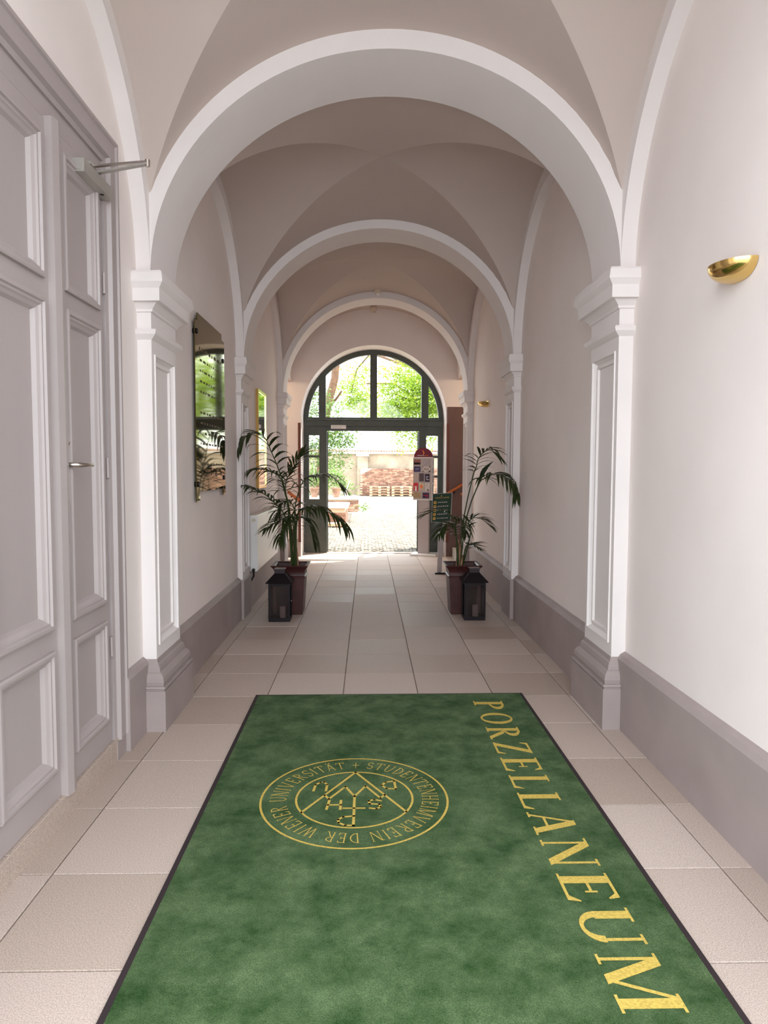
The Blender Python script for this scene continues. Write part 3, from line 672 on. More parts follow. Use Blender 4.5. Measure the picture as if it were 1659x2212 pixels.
# side stairs with hand rails
def stairs(s, x0, label):
    t = thing('stair_flight', label, 'stairs', (x0, 11.3, 0))
    for k in range(6):
        a, b = x0+s*k*.30, x0+s*((k+1)*.30+.02)
        MB().bbox(min(a,b), max(a,b), 10.86, 11.70, 0, .165*(k+1), .006).build('step', M_marble, t)
    return t
stairs(1, 1.44, 'pale marble steps rising beside the dark brown painted wall')
stairs(-1, -1.36, 'pale marble steps climbing out of the passage behind the radiator')
def rail(pts, label, brk):
    t = thing('handrail', label, 'handrail', pts[0], 'wooden stair handrails')
    MB().tube(pts, .024, 10).build('rail', M_wood, t)
    mb = MB(); mb.tube([brk, (brk[0], brk[1]-.05, brk[2]), (brk[0], brk[1]-.06, brk[2]+.05)], .010, 8); mb.build('bracket', M_dark, t)
rail([(1.345,11.67,1.085),(1.66,11.67,1.275),(2.6,11.67,1.85)], 'orange wooden handrail fixed on the brown painted wall', (1.46,11.735,1.09))
rail([(1.47,10.90,1.09),(1.66,10.90,1.205),(2.5,10.90,1.72)], 'second orange handrail standing free of the brown wall', (1.70,10.96,1.17))
MB().tube([(1.50,10.90,0.166),(1.50,10.90,1.10)], .012, 8).build('post', M_dark, bpy.data.objects['handrail.001'])
rail([(-1.165,11.66,.965),(-1.37,11.66,1.12),(-2.4,11.66,1.80)], 'orange wooden handrail half hidden behind the tall palm', (-1.30,11.735,1.02))

# ================================================================ POSTCARD STAND
kx, ky, ka = 0.965, 12.00, math.radians(-14)
ks = thing('postcard_stand', 'white postcard stand with burgundy round top beside the green gate', 'stand', (kx, ky, 0))
def K(p):
    x, y, z = p; return (kx+x*math.cos(ka)-y*math.sin(ka), ky+x*math.sin(ka)+y*math.cos(ka), z)
mb = MB(); mb.bbox(-.20,.25,-.20,.18,0.002,.030,.008); mb.map(K).build('base_plate', M_white, ks)
mb = MB(); mb.loft([[(-.088,-.05,z),(.10,-.05,z),(.10,.07,z),(-.088,.07,z)] for z in (.03,.985)]); mb.map(K).build('column', M_lilac, ks)
mb = MB(); mb.box(-.172,.158,-.075,.075,.975,1.690); mb.map(K).build('card_box', M_lilac, ks)
mb = MB()
for a in ((-.176,.162,-.079,.079,1.690,1.704),(-.176,.162,-.079,.079,.961,.975)): mb.box(*a)
mb.box(.158,.166,-.079,-.068,.97,1.69); mb.box(.158,.166,.068,.079,.97,1.69)
for z in (1.10,1.25,1.41,1.55): mb.box(.158,.166,-.07,.07,z-.006,z+.006)
mb.map(K).build('white_edging', M_white, ks)
mb = MB(); pts = [(.165*math.cos(math.pi*i/24)-.007, 1.704+.165*math.sin(math.pi*i/24)) for i in range(25)]
mb.loft([[(a,-.016,b) for a,b in pts],[(a,.016,b) for a,b in pts]]); top = mb.map(K).build('top_board', M_burg, ks)
mb = MB(); bo = [(-.03,.128),(-.012,.118),(.004,.098),(.012,.078),(.010,.062),(-.004,.042),(-.016,.042),(-.010,.060),(-.006,.078),(-.012,.098),(-.026,.114)]
mb.add([(a-.0,-.0175,1.704+b) for a,b in bo], [tuple(range(len(bo)))]); mb.map(K).build('boomerang_mark', M_orange, top)
P, w = text_polys('BOOMERANG', .2, .12, .02, .1)
mb = MB()
put(mb, P, lambda a,b: (-.112+a*.125/w, -.0175, 1.728+b*.014)); mb.map(K).build('lettering', M_pwhite, top)
P, w = text_polys('MEDIA', .2, .12, .02, .1); mb = MB()
put(mb, P, lambda a,b: (.024+a*.062/w, -.0175, 1.728+b*.014)); mb.map(K).build('lettering', M_orange, top)
mb = MB(); mb.tube([(-.008,-.076,1.035),(-.008,-.084,1.035)], .006, 8); mb.map(K).build('lock', M_steel, ks)
def pm(n, c, **k): return mat('card_'+n, c, .4, **k)
cards = [ # x0,x1,z0,z1, colour, label
 (-.160,-.045,1.575,1.665,(.30,.12,.10),'card with red sky over a dark town in top row of stand'),
 (.005,.125,1.560,1.668,(.40,.35,.38),'plain lilac card in top row of stand'),
 (-.160,-.045,1.450,1.545,(.06,.05,.14),'dark blue landscape card in second row of stand'),
 (-.005,.125,1.448,1.545,(.60,.52,.50),'white octagon print card in second row of stand'),
 (-.165,-.075,1.300,1.415,(.50,.40,.36),'pale beige card at start of the middle row'),
 (-.065,.015,1.285,1.425,(.10,.07,.08),'dark empty grey card slot middle of the middle row'),
 (.035,.115,1.280,1.415,(.035,.02,.05),'navy card with three white text lines in middle row'),
 (-.165,-.085,1.120,1.260,(.55,.035,.04),'red card with a white figure in fourth row of stand'),
 (-.065,.015,1.130,1.262,(.62,.52,.42),'cream card with orange diamond in fourth row of stand'),
 (.035,.115,1.120,1.255,(.62,.56,.54),'white card with small black drawing in fourth row'),
 (-.168,-.040,1.000,1.098,(.42,.30,.17),'sand coloured card in bottom row of stand'),
 (-.005,.110,.995,1.092,(.05,.025,.07),'violet card with red print in bottom row of stand')]
for k, (x0,x1,z0,z1,cc,lab) in enumerate(cards):
    t = thing('postcard', lab, 'postcard', (kx,ky,(z0+z1)/2), 'postcards in the stand')
    MB().box(x0,x1,-.082,-.0755,z0,z1).map(K).build('sheet', pm(str(k), cc, var=.15, scale=30), t)
    w_, h_ = x1-x0, z1-z0; mx, mz = (x0+x1)/2, (z0+z1)/2
    def deco(nm, polys, m_):
        mb = MB()
        for p in polys: mb.add([(mx+a*w_, -.0825, mz+b*h_) for a,b in p], [tuple(range(len(p)))])
        mb.map(K).build(nm, m_, t)
    rc = lambda a,b,c_,d: [(a,b),(c_,b),(c_,d),(a,d)]
    if k == 0: deco('skyline', [[(-.48,-.48),(.48,-.48),(.48,-.1),(.3,-.15),(.1,-.05),(-.2,-.12),(-.48,.0)]], M_dark)
    if k == 3:
        deco('corner', [[(-.5,-.5),(-.3,-.5),(-.5,-.25)],[(.5,-.5),(.2,-.5),(.5,-.2)],[(.5,.5),(.3,.5),(.5,.25)],[(-.5,.5),(-.35,.5),(-.5,.3)]], M_dark); [ch_.__setitem__('kind', 'stuff') for ch_ in bpy.data.objects if ch_.parent == t and ch_.name.startswith('corner')]
        P, w = text_polys('PUZZ', .2, .1, .02); deco('lettering', [[(-.3+a*.6/w, -.18+b*.36) for a,b in p] for p in P], M_dark)
    if k == 6: deco('lettering', [rc(-.25,.12,.25,.19), rc(-.25,-.07,.05,0), rc(-.25,-.27,.35,-.2)], M_pwhite)
    if k == 7: deco('figure', [[(-.2,-.48),(.22,-.48),(.18,0),(-.12,0)], rc(-.3,.02,.3,.08)], M_pwhite)
    if k == 8: deco('diamond', [[(0,-.36),(.36,0),(0,.36),(-.36,0)]], M_orange); deco('dot', [[(0.08*math.cos(i),-.0+.07*math.sin(i)) for i in (0,1.2,2.4,3.6,4.8)]], M_dark)
    if k == 9: deco('drawing', [[(0,-.45),(.4,-.45),(.42,-.3),(.25,-.36),(.1,-.2)]], M_dark)
    if k == 11: deco('print', [rc(-.35,-.04,.35,.04), rc(.05,-.2,.3,-.02)], M_burg if False else mat('red_print', (.5,.03,.04)))
    if k == 2: deco('print', [rc(-.3,.05,.3,.12), rc(-.3,-.1,.2,-.04)], M_lilac)
mb = MB()
for z0, z1 in ((1.565,1.675),(1.425,1.535),(1.265,1.395),(1.115,1.235),(.985,1.085)): mb.box(.1575,.1605,-.055,.055,z0,z1)
mb.map(K).build('side_card', pm('side', (.07,.03,.06)), ks)

# ================================================================ GREEN NOTICE STAND
ns = thing('notice_stand', 'green notice board on grey post with black foot behind the low palm', 'sign stand', (1.04, 9.8, 0))
def NB(u, v, d=0):  # board coordinates, tilted back and turned a little
    x = .905+.023*v+u*.270; z = .745+v*.400+u*(.012+.07*(1-v)*0); return (x, 9.80+.05*v+.02*u-d, z)
def nboard(mb, u0,u1,v0,v1,d0,d1): mb.loft([[NB(u0,v0,d0),NB(u1,v0,d0),NB(u1,v1,d0),NB(u0,v1,d0)],[NB(u0,v0,d1),NB(u1,v0,d1),NB(u1,v1,d1),NB(u0,v1,d1)]])
mb = MB(); nboard(mb, 0,1,0,1,0,.012); mb.build('board', M_pgreen, ns)
mb = MB(); nboard(mb, 1,1.03,0,1.01,-.002,.014); nboard(mb, 0,1.03,1,1.012,-.002,.014); nboard(mb, -.02,1.03,-.012,0,-.002,.014); nboard(mb, -.02,0,0,1.01,-.002,.006); mb.build('frame', M_lilac, ns)
P, w = text_polys('PORZELLANEUM', .16, .09, .03); mb = MB()
put(mb, P, lambda a,b: NB(.12+a*.74/w, .83+b*.045, .0125)); mb.build('lettering', M_pyel, ns)
mb = MB(); put(mb, [[(.42,.90),(.5,.90),(.46,.94)]], lambda a,b: NB(a,b,.0125)); mb.build('crown_mark', M_pyel, ns)
rnd = random.Random(5)
for k, v in enumerate((.64,.50,.36,.22,.075)):
    mb = MB(); put(mb, [[(.06,v),(.20,v),(.20,v+.09),(.06,v+.09)]], lambda a,b: NB(a,b,.0125)); mb.build('yellow_symbol', M_pyel, ns)
    mb = MB(); put(mb, [[(.09,v+.035),(.17,v+.035),(.17,v+.06),(.09,v+.06)]], lambda a,b: NB(a,b,.0128)); mb.build('arrow_mark', M_engr, ns)
    mb = MB(); a = .28
    while a < .78: w_ = rnd.uniform(.03,.09); put(mb, [[(a,v+.03),(a+w_,v+.03),(a+w_,v+.065),(a,v+.065)]], lambda a_,b_: NB(a_,b_,.0125)); a += w_+.03
    mb.build('print_line', M_lilac, ns)
mb = MB(); mb.loft([[(.992,9.83,z),(1.060,9.83,z),(1.060,9.865,z),(.992,9.865,z)] if z < 1 else [] for z in (.02,.60)]); mb.map(lambda v: (v[0]+.03*v[2], v[1], v[2])).build('post', M_lilac, ns)
MB().bbox(.955,1.16,9.74,9.77,.001,.022,.004).build('foot', M_dark, ns); MB().bbox(1.01,1.05,9.74,9.95,.001,.018,.004).build('foot', M_dark, ns)

# ================================================================ LANTERNS
def lantern(cx, cy, w, label):
    t = thing('lantern', label, 'lantern', (cx, cy, 0), 'floor lanterns beside the palm pots'); h = w/2
    for nm, z0, z1, e in (('bottom_rail',.0,.034,0),('top_rail',.352,.385,0)):
        mb = MB(); o = h; i_ = h-.014
        for a in ((-o,o,-o,-i_),(-o,o,i_,o),(-o,-i_,-i_,i_),(i_,o,-i_,i_)): mb.box(cx+a[0],cx+a[1],cy+a[2],cy+a[3],z0+.001,z1)
        mb.build(nm, M_dark, t)
    MB().box(cx-h+.004,cx+h-.004,cy-h+.004,cy+h-.004,.012,.022).build('floor_plate', M_dark, t)
    for sx in (-1,1):
        for sy_ in (-1,1):
            x_, y_ = cx+sx*(h-.008), cy+sy_*(h-.008); MB().box(x_-.009,x_+.009,y_-.009,y_+.009,.03,.36).build('corner_post', M_dark, t)
    for sx, sy_ in ((0,-1),(0,1),(-1,0),(1,0)):
        if sx == 0: MB().box(cx-h+.016,cx+h-.016,cy+sy_*(h-.010)-.0012,cy+sy_*(h-.010)+.0012,.034,.352).build('glass_pane', M_lglass, t)
        else: MB().box(cx+sx*(h-.010)-.0012,cx+sx*(h-.010)+.0012,cy-h+.016,cy+h-.016,.034,.352).build('glass_pane', M_lglass, t)
    def sq(r, z): return [(cx-r,cy-r,z),(cx+r,cy-r,z),(cx+r,cy+r,z),(cx-r,cy+r,z)]
    MB().loft([sq(h+.022,.380),sq(h+.024,.388),sq(h*.50,.470),sq(h*.50,.476)]).build('roof', M_dark, t)
    MB().loft([sq(h*.47,.474),sq(h*.47,.506),sq(h*.54,.508),sq(h*.54,.516)]).build('vent_cap', mat('vent_metal',(.05,.035,.04),.35,metal=.6), t)
    mb = MB()
    for k in range(3): mb.box(cx-.038+k*.03,cx-.022+k*.03,cy-h*.47-.0015,cy-h*.47,.484,.498)
    mb.build('vent_slot', M_dark, t)
    MB().lathe([(.030,.022),(.030,.13),(.028,.134),(.004,.130)], cx+.02, cy+.01, 16).build('candle', M_candle, t)
    MB().tube([(cx+h,cy,.19),(cx+h+.010,cy,.19)], .006, 8).build('latch', M_steel, t)
    return t
lantern(-.868, 6.790, .208, 'black metal lantern with glass panes before the taller palm pot')
lantern(1.062, 6.850, .208, 'black metal lantern with glass panes before the sparser palm pot')

# ================================================================ PALMS
def pot(cx, cy, label):
    t = thing('plant_pot', label, 'plant pot', (cx, cy, 0), 'flared square pots')
    def sq(r, z): return [(cx-r,cy-r,z),(cx+r,cy-r,z),(cx+r,cy+r,z),(cx-r,cy+r,z)]
    MB().loft([sq(.126,.001),sq(.128,.008),sq(.150,.385),sq(.150,.39)], caps=True).build('body', M_pot, t)
    MB().loft([sq(.149,.383),sq(.160,.388),sq(.161,.400),sq(.152,.406),sq(.150,.42)], caps=False).build('band', M_pot, t)
    MB().loft([sq(.150,.415),sq(.151,.44),sq(.158,.465),sq(.172,.490),sq(.186,.502),sq(.188,.512),sq(.184,.515),sq(.158,.512),sq(.150,.500),sq(.142,.43)], caps=False).build('rim', M_pot, t)
    MB().add(sq(.145,.452), [(0,1,2,3)]).build('soil', M_soil, t)
    return t
POTL, POTR = (-.800, 7.15), (.985, 7.17)
pot(*POTL, 'dark red flared pot holding the taller palm'); pot(*POTR, 'dark red flared pot holding the sparser palm')

def catmull(P, n):
    P = [Vector(p) for p in P]; P = [P[0]*2-P[1]]+P+[P[-1]*2-P[-2]]; out = []
    segs = len(P)-3
    for i in range(n+1):
        u = segs*i/n; k = min(int(u), segs-1); f = u-k; a, b, c_, d = P[k:k+4]
        out.append(.5*((2*b)+(c_-a)*f+(2*a-5*b+4*c_-d)*f*f+(3*b-3*c_+d-a)*f**3))
    return out
def frond(root, pts, start, n, L, w, droop, rnd, m=None, side=(1,1)):
    path = catmull(pts, 60); cum = [0]
    for a, b in zip(path, path[1:]): cum.append(cum[-1]+(b-a).length)
    tot = cum[-1]; fr_ = empty('frond', (0,0,0)); fr_.parent = root; fr_.matrix_parent_inverse = PINV[root.name]
    mb = MB(); mb.tube([path[i] for i in range(0,61,3)], [.0065*(1-.75*i/60)+.0012 for i in range(0,61,3)], 6); mb.build('petiole', M_rach, fr_)
    def at(s):
        for i in range(60):
            if cum[i+1] >= s: return path[i].lerp(path[i+1], (s-cum[i])/max(1e-6,cum[i+1]-cum[i])), (path[i+1]-path[i]).normalized()
        return path[-1], (path[-1]-path[-2]).normalized()
    mb = MB()
    for k in range(n):
        f = k/(n-1); s = tot*(start+(1-start)*f); p, T_ = at(s)
        sd = T_.cross(Vector((0,0,1)));
        if sd.length < .25: sd = T_.cross(Vector((0.3,1,0)))
        sd.normalize(); upv = sd.cross(T_).normalized()
        ll = L*(.55+.45*math.sin(math.pi*(.15+.75*f)))*(1 if f < .9 else .8)
        for q in (0, 1):
            if not side[q]: continue
            sg = -1 if q else 1
            ang = math.radians(68-46*f+rnd.uniform(-7,7)); lift = rnd.uniform(.1,.32)
            d = (sd*sg*math.sin(ang)+T_*math.cos(ang)+upv*lift).normalized(); l_ = ll*rnd.uniform(.88,1.1)
            wv = d.cross(Vector((0,0,1)));
            if wv.length < .2: wv = sd
            wv.normalize(); wv = (wv+upv*rnd.uniform(-.5,.5)).normalized()
            pts_ = []; g = droop*rnd.uniform(.75,1.25); p0 = Vector(p); K_ = 6
            dd = Vector(d)
            for i in range(K_+1): pts_.append(Vector((max(-1.195, min(1.40, p0.x)), p0.y, p0.z))); p0 = p0+dd*(l_/K_); dd = (dd+Vector((0,0,-g/K_))).normalized()
            ws = [.25,.85,1,.92,.7,.38,.04]; vs = []
            for i, pp in enumerate(pts_):
                e = wv*(w*1.2*ws[i]/2); vs += [tuple(pp+e), tuple(pp+Vector((0,0,-w*.12*ws[i]))), tuple(pp-e)]
            fs = []
            for i in range(K_): a = i*3; fs += [(a,a+1,a+4,a+3),(a+1,a+2,a+5,a+4)]
            mb.add(vs, fs, 0, True)
    mb.build('leaflets', m or M_leaf, fr_, kind='stuff')
    return fr_
FL = dict([
  ('a',[(-0.78, 7.1, 0.497), (-0.788, 7.019, 0.851), (-0.833, 6.938, 1.278), (-0.891, 6.856, 1.5), (-0.951, 6.775, 1.675), (-0.997, 6.694, 1.797), (-1.063, 6.612, 1.833), (-1.137, 6.531, 1.811), (-1.196, 6.45, 1.713)]),
  ('b',[(-0.763, 7.12, 0.494), (-0.813, 7.162, 1.054), (-0.86, 7.203, 1.25), (-0.86, 7.245, 1.365), (-0.796, 7.287, 1.5), (-0.742, 7.328, 1.588), (-0.692, 7.37, 1.663)]),
  ('b2',[(-0.771, 7.1, 0.497), (-0.81, 7.05, 1.061), (-0.85, 7.0, 1.276), (-0.88, 6.95, 1.398), (-0.947, 6.9, 1.463), (-1.04, 6.85, 1.49), (-1.146, 6.8, 1.481)]),
  ('c',[(-0.787, 7.08, 0.5), (-0.805, 7.005, 0.899), (-0.852, 6.93, 1.055), (-0.897, 6.855, 1.128), (-0.977, 6.78, 1.219), (-1.082, 6.705, 1.293), (-1.167, 6.63, 1.326)]),
  ('d',[(-0.747, 7.15, 0.49), (-0.769, 7.2, 1.028), (-0.725, 7.25, 1.268), (-0.662, 7.3, 1.389), (-0.524, 7.35, 1.433), (-0.389, 7.4, 1.413), (-0.272, 7.45, 1.298)]),
  ('e',[(-0.737, 7.1, 0.497), (-0.75, 7.057, 0.847), (-0.721, 7.014, 1.031), (-0.651, 6.971, 1.099), (-0.536, 6.929, 1.121), (-0.404, 6.886, 1.068), (-0.268, 6.843, 0.983), (-0.212, 6.8, 0.918)]),
  ('f',[(-0.761, 7.1, 0.497), (-0.762, 7.04, 0.896), (-0.802, 6.98, 1.005), (-0.879, 6.92, 0.981), (-0.954, 6.86, 0.939), (-1.0, 6.8, 0.907)]),
  ('g',[(-0.746, 7.05, 0.504), (-0.746, 6.98, 0.948), (-0.775, 6.91, 1.038), (-0.814, 6.84, 1.005), (-0.851, 6.77, 0.896), (-0.861, 6.7, 0.812)]),
  ('h',[(-0.742, 7.1, 0.497), (-0.742, 7.12, 0.889), (-0.715, 7.14, 0.984), (-0.65, 7.16, 0.973), (-0.595, 7.18, 0.875), (-0.558, 7.2, 0.747)]),
  ('i',[(-0.757, 7.15, 0.49), (-0.752, 7.21, 0.93), (-0.786, 7.27, 1.097), (-0.851, 7.33, 1.157), (-0.937, 7.39, 1.114), (-0.995, 7.45, 1.001)]),
])
FR = dict([
  ('a',[(0.961, 7.2, 0.489), (0.998, 7.157, 0.991), (1.079, 7.114, 1.417), (1.109, 7.071, 1.526), (1.12, 7.029, 1.602), (1.165, 6.986, 1.667), (1.227, 6.943, 1.694), (1.3, 6.9, 1.628)]),
  ('b',[(0.964, 7.15, 0.496), (1.011, 7.043, 1.009), (1.113, 6.936, 1.349), (1.16, 6.829, 1.411), (1.232, 6.721, 1.454), (1.325, 6.614, 1.424), (1.388, 6.507, 1.359), (1.401, 6.4, 1.267)]),
  ('c',[(0.935, 7.15, 0.496), (0.915, 7.13, 0.795), (0.876, 7.11, 0.99), (0.806, 7.09, 1.058), (0.699, 7.07, 1.073), (0.573, 7.05, 1.027)]),
  ('d',[(0.993, 7.15, 0.496), (1.036, 7.125, 0.699), (1.064, 7.1, 0.861), (1.035, 7.075, 0.944), (1.079, 7.05, 0.999), (1.161, 7.025, 0.991), (1.233, 7.0, 0.932)]),
  ('e',[(0.938, 7.1, 0.503), (0.918, 7.04, 0.756), (0.871, 6.98, 0.904), (0.816, 6.92, 0.956), (0.753, 6.86, 0.924), (0.711, 6.8, 0.864)]),
  ('f',[(0.986, 7.1, 0.503), (0.993, 7.025, 0.662), (1.01, 6.95, 0.728), (1.055, 6.875, 0.746), (1.109, 6.8, 0.717)]),
  ('g',[(0.938, 7.1, 0.503), (0.921, 7.14, 0.794), (0.915, 7.18, 0.912), (0.958, 7.22, 0.982), (1.013, 7.26, 0.94), (1.04, 7.3, 0.828)]),
  ('s',[(1.14, 7.1, 1.365), (1.177, 7.1, 1.46), (1.224, 7.1, 1.527), (1.29, 7.1, 1.584)]),
])
rnd = random.Random(11)
pl = thing('potted_palm', 'tall bushy palm with arching fronds growing in the pot by the radiator', 'palm', (*POTL, .45))
spec = {'a':(.50,14,.36,.030,1.5),'b':(.60,15,.30,.022,1.0),'b2':(.62,15,.28,.022,1.7),'c':(.52,15,.28,.024,1.4),'d':(.58,16,.28,.020,1.6),'e':(.50,20,.30,.022,2.6),
        'f':(.50,13,.26,.020,1.0),'g':(.45,14,.26,.022,1.9),'h':(.45,14,.27,.022,2.2),'i':(.50,14,.26,.022,1.6)}
for k, p_ in FL.items(): st_, n_, L_, w_, d_ = spec[k]; frond(pl, p_, st_, n_, L_, w_, d_, rnd)
def stems(root, c_, n_, zt):
    for k in range(n_):
        a = 2*math.pi*k/n_; x, y = c_[0]+.035*math.cos(a), c_[1]+.03*math.sin(a)
        MB().tube([(x,y,.453),(x+.3*(c_[0]-x),y,.6),(c_[0]+.025*math.cos(a+.5),c_[1],zt*(.85+.3*((k*7)%5)/5))], [.016,.013,.007], 8).build('stem', M_stem, root)
stems(pl, (POTL[0]+.035, POTL[1]), 6, .80)
pr_ = thing('potted_palm', 'sparse palm with two high fronds growing in the pot near the green notice', 'palm', (*POTR, .45))
spec = {'a':(.70,12,.26,.024,1.3),'b':(.60,17,.30,.025,1.7),'c':(.58,11,.24,.014,.7),'d':(.56,13,.24,.018,.6),'e':(.45,15,.21,.022,1.3),'f':(.42,13,.16,.016,.6),'g':(.45,15,.22,.022,1.6)}
for k, p_ in FR.items():
    if k == 's': continue
    st_, n_, L_, w_, d_ = spec[k]; frond(pr_, p_, st_, n_, L_, w_, d_, rnd)
sp_ = [Vector(v) for v in FR['s']]; mb = MB(); vs = []
for p, w_ in zip(catmull(sp_, 6), (.01,.035,.05,.05,.036,.018,.001)): e = Vector((.8,.3,-.5)).normalized()*w_/2; vs += [tuple(p+e), tuple(p-e)]
mb.add(vs, [(2*i,2*i+1,2*i+3,2*i+2) for i in range(6)]); mb.build('spear_leaf', M_leafd, pr_)
stems(pr_, (POTR[0]-.02, POTR[1]), 6, .70)

# ================================================================ COURTYARD
MB().add([(-14,12.32,-.03),(14,12.32,-.03),(14,60,-.03),(-14,60,-.03)], [(0,1,2,3)]).build('floor_courtyard', M_conc, kind='structure')
MB().add([(-14,-12,-.03),(14,-12,-.03),(14,.55,-.03),(-14,.55,-.03)], [(0,1,2,3)]).build('floor_street', M_asphalt, kind='structure')
rnd = random.Random(2)
cob = tag(MB().box(0,0.001,13,13.001,-.02,-.019).build('cobble_paving', M_cob), '', '')  if False else None
base_m = []
for v in range(4):
    mb = MB(); a, b = .062, .056
    mb.loft([[(-a,-b,-.03),(a,-b,-.03),(a,b,-.03),(-a,b,-.03)],[(-a,-b,.0),(a,-b,.002*v),(a,b,.0),(-a,b,.001)],[(-a*.75,-b*.75,.010+.003*v),(a*.7,-b*.75,.012),(a*.75,b*.7,.012),(-a*.75,b*.75,.009)]]); base_m.append(mb)
fc = bpy.data.objects['floor_courtyard']
me_c = []
for v, mb in enumerate(base_m):
    o = mb.build('cobble', M_cob, fc); me_c.append(o.data); bpy.data.objects.remove(o)
big = MB(); cnt = 0
for r in range(90):
    y = 12.50+r*.125; off = .07 if r%2 else 0
    for c_ in range(-16, 20):
        x = c_*.14+off
        if y > 17.6 and x < -.55: continue
        if x > 2.6 or x < -2.2: continue
        dx, dy = rnd.uniform(-.006,.006), rnd.uniform(-.006,.006)
        vis = abs(x) < .9 and y < 17
        if vis and cnt < 290 and 13.0 < y < 16.2 and -.72 < x < .86:
            o = bpy.data.objects.new('cobble', me_c[rnd.randrange(4)]); C.objects.link(o); o.location = (x+dx, y+dy, -.006+rnd.uniform(-.004,.004)); o.rotation_euler = (0,0,rnd.uniform(-.06,.06)); o.parent = fc; cnt += 1
        else:
            b_ = base_m[rnd.randrange(4)]; zz_ = -.006+rnd.uniform(-.004,.004)
            big.add([(p[0]+x+dx,p[1]+y+dy,p[2]+zz_) for p in b_.v], b_.f)
big.build('cobble_paving', M_cob, fc, kind='stuff')

MB().add([(-2.3,12.34,-.024),(2.7,12.34,-.024),(2.7,23.8,-.024),(-2.3,23.8,-.024)], [(0,1,2,3)]).build('cobble_bed', M_cobbed, fc)
# back wall of the court: plaster with piers, coping, patched with brick
bw = empty('wall_courtyard', kind='structure')
mb = MB(); mb.box(-9, 9, 39.3, 39.8, 0, 2.42); mb.build('plaster_face', M_stucco, bw)
MB().bbox(-9, 9, 39.15, 39.9, 2.34, 2.46, .03).build('coping', M_marble, bw)
mb = MB()
for k in range(120): mb.tube([(-9+k*.15,39.2,2.47),(-9+k*.15,39.85,2.58)], .07, 6)
mb.build('roof_tiles', M_brick, bw, kind='stuff')
MB().box(-.62, -.02, 39.05, 39.3, 0, 2.30).build('pier', M_stucco, bw); MB().bbox(-.68, .04, 39.0, 39.3, 2.20, 2.44, .02).build('pier_cap', M_marble, bw)
mb = MB(); mb.box(-.45, 6.5, 39.0, 39.10, 0, 1.52); mb.build('mortar_bed', M_mort, bw)
rnd = random.Random(4); mbs = [MB(), MB(), MB()]
for r in range(22):
    z = .01+r*.069; off = .13 if r%2 else 0
    for k in range(27):
        x = -.45+k*.262+off; 
        if r > 17 and x < -.45+(r-17)*.14: continue
        q = rnd.uniform(0,.012); mbs[rnd.randrange(3)].box(x, x+.25, 38.985-q, 39.05, z, z+.058)
for m_, mm in zip(mbs, (M_brick, M_brickB, M_brickC)): m_.build('bricks', mm, bw, kind='stuff')

def pallet_bench(x0, label):
    t = thing('pallet_bench', label, 'bench', (x0+.55, 38.4, 0), 'benches made of wooden pallets')
    for z in (.0, .145, .29, .43):
        for yy in ((38.0,38.1),(38.25,38.35),(38.5,38.6)):
            MB().box(x0, x0+1.10, yy[0], yy[1], z+.08, z+.10).build('board', M_pallet, t)
        for xx in (0,.48,.96): MB().box(x0+xx, x0+xx+.14, 38.0, 38.6, z, z+.08).build('block', M_pallet, t)
for i, (x, lab) in enumerate(((.08,'pallet bench standing near the brick wall pier'),(1.30,'pallet bench in the middle of the brick wall'),(2.55,'pallet bench mostly hidden behind the postcard stand'))): pallet_bench(x, lab)

def planter(x0, x1, y0, y1, h, label, br=.25, bh=.07):
    t = thing('brick_planter', label, 'planter', ((x0+x1)/2, y0, 0)); rnd = random.Random(int(y0*10))
    MB().box(x0+.03, x1-.03, y0+.03, y1-.03, -.03, h-.06).build('core', M_mort, t)
    rows = int((h-.07)/(bh+.012))
    for r in range(rows):
        z = -.02+r*(bh+.012); x = x1-(0 if r%2 else br/2)
        MB().box(x1-.11, x1-.004, y0, y0+.25, z, z+bh).build('brick', (M_brick, M_brickB, M_brickC)[rnd.randrange(3)], t)
        x = x1-.12-(0 if r%2 else br/2-.12)
        while x > x0+.02:
            a = max(x0, x-br+.012); q = rnd.uniform(0,.012)
            if x-a > .04: MB().bbox(a, x, y0-q, y0+.1, z, z+bh, .008).build('brick', (M_brick, M_brickB, M_brickC)[rnd.randrange(3)], t)
            x -= br
        yy = y0+.26
        while yy < y1-.1: MB().box(x1-.1, x1+rnd.uniform(-.004,.004), yy, min(y1, yy+br-.012), z, z+bh).build('brick', (M_brick, M_brickB)[rnd.randrange(2)], t) if yy < y0+1.6 else None; yy += br
    MB().bbox(x0-.04, x1+.05, y0-.05, y1+.04, h-.06, h, .012).build('cap_slab', M_marble, t)
    return t
planter(-3.2, -.36, 24.4, 26.4, .47, 'brick planter with pale cap farther from the gate', .34, .085)
planter(-3.4, -.60, 18.5, 20.6, .50, 'dark brick planter with stone cap nearest the gate', .30, .075)
bn = thing('stone_bench', 'low plank bench along the front of the nearest brick planter', 'bench', (-1.2, 18.1, 0))
MB().bbox(-2.6, -.52, 17.75, 18.15, .02, .09, .01).build('seat', M_pallet, bn); MB().box(-2.5, -2.3, 17.8, 18.1, -.03, .02).build('block', M_brick, bn); MB().box(-.85, -.65, 17.8, 18.1, -.03, .02).build('block', M_brick, bn)

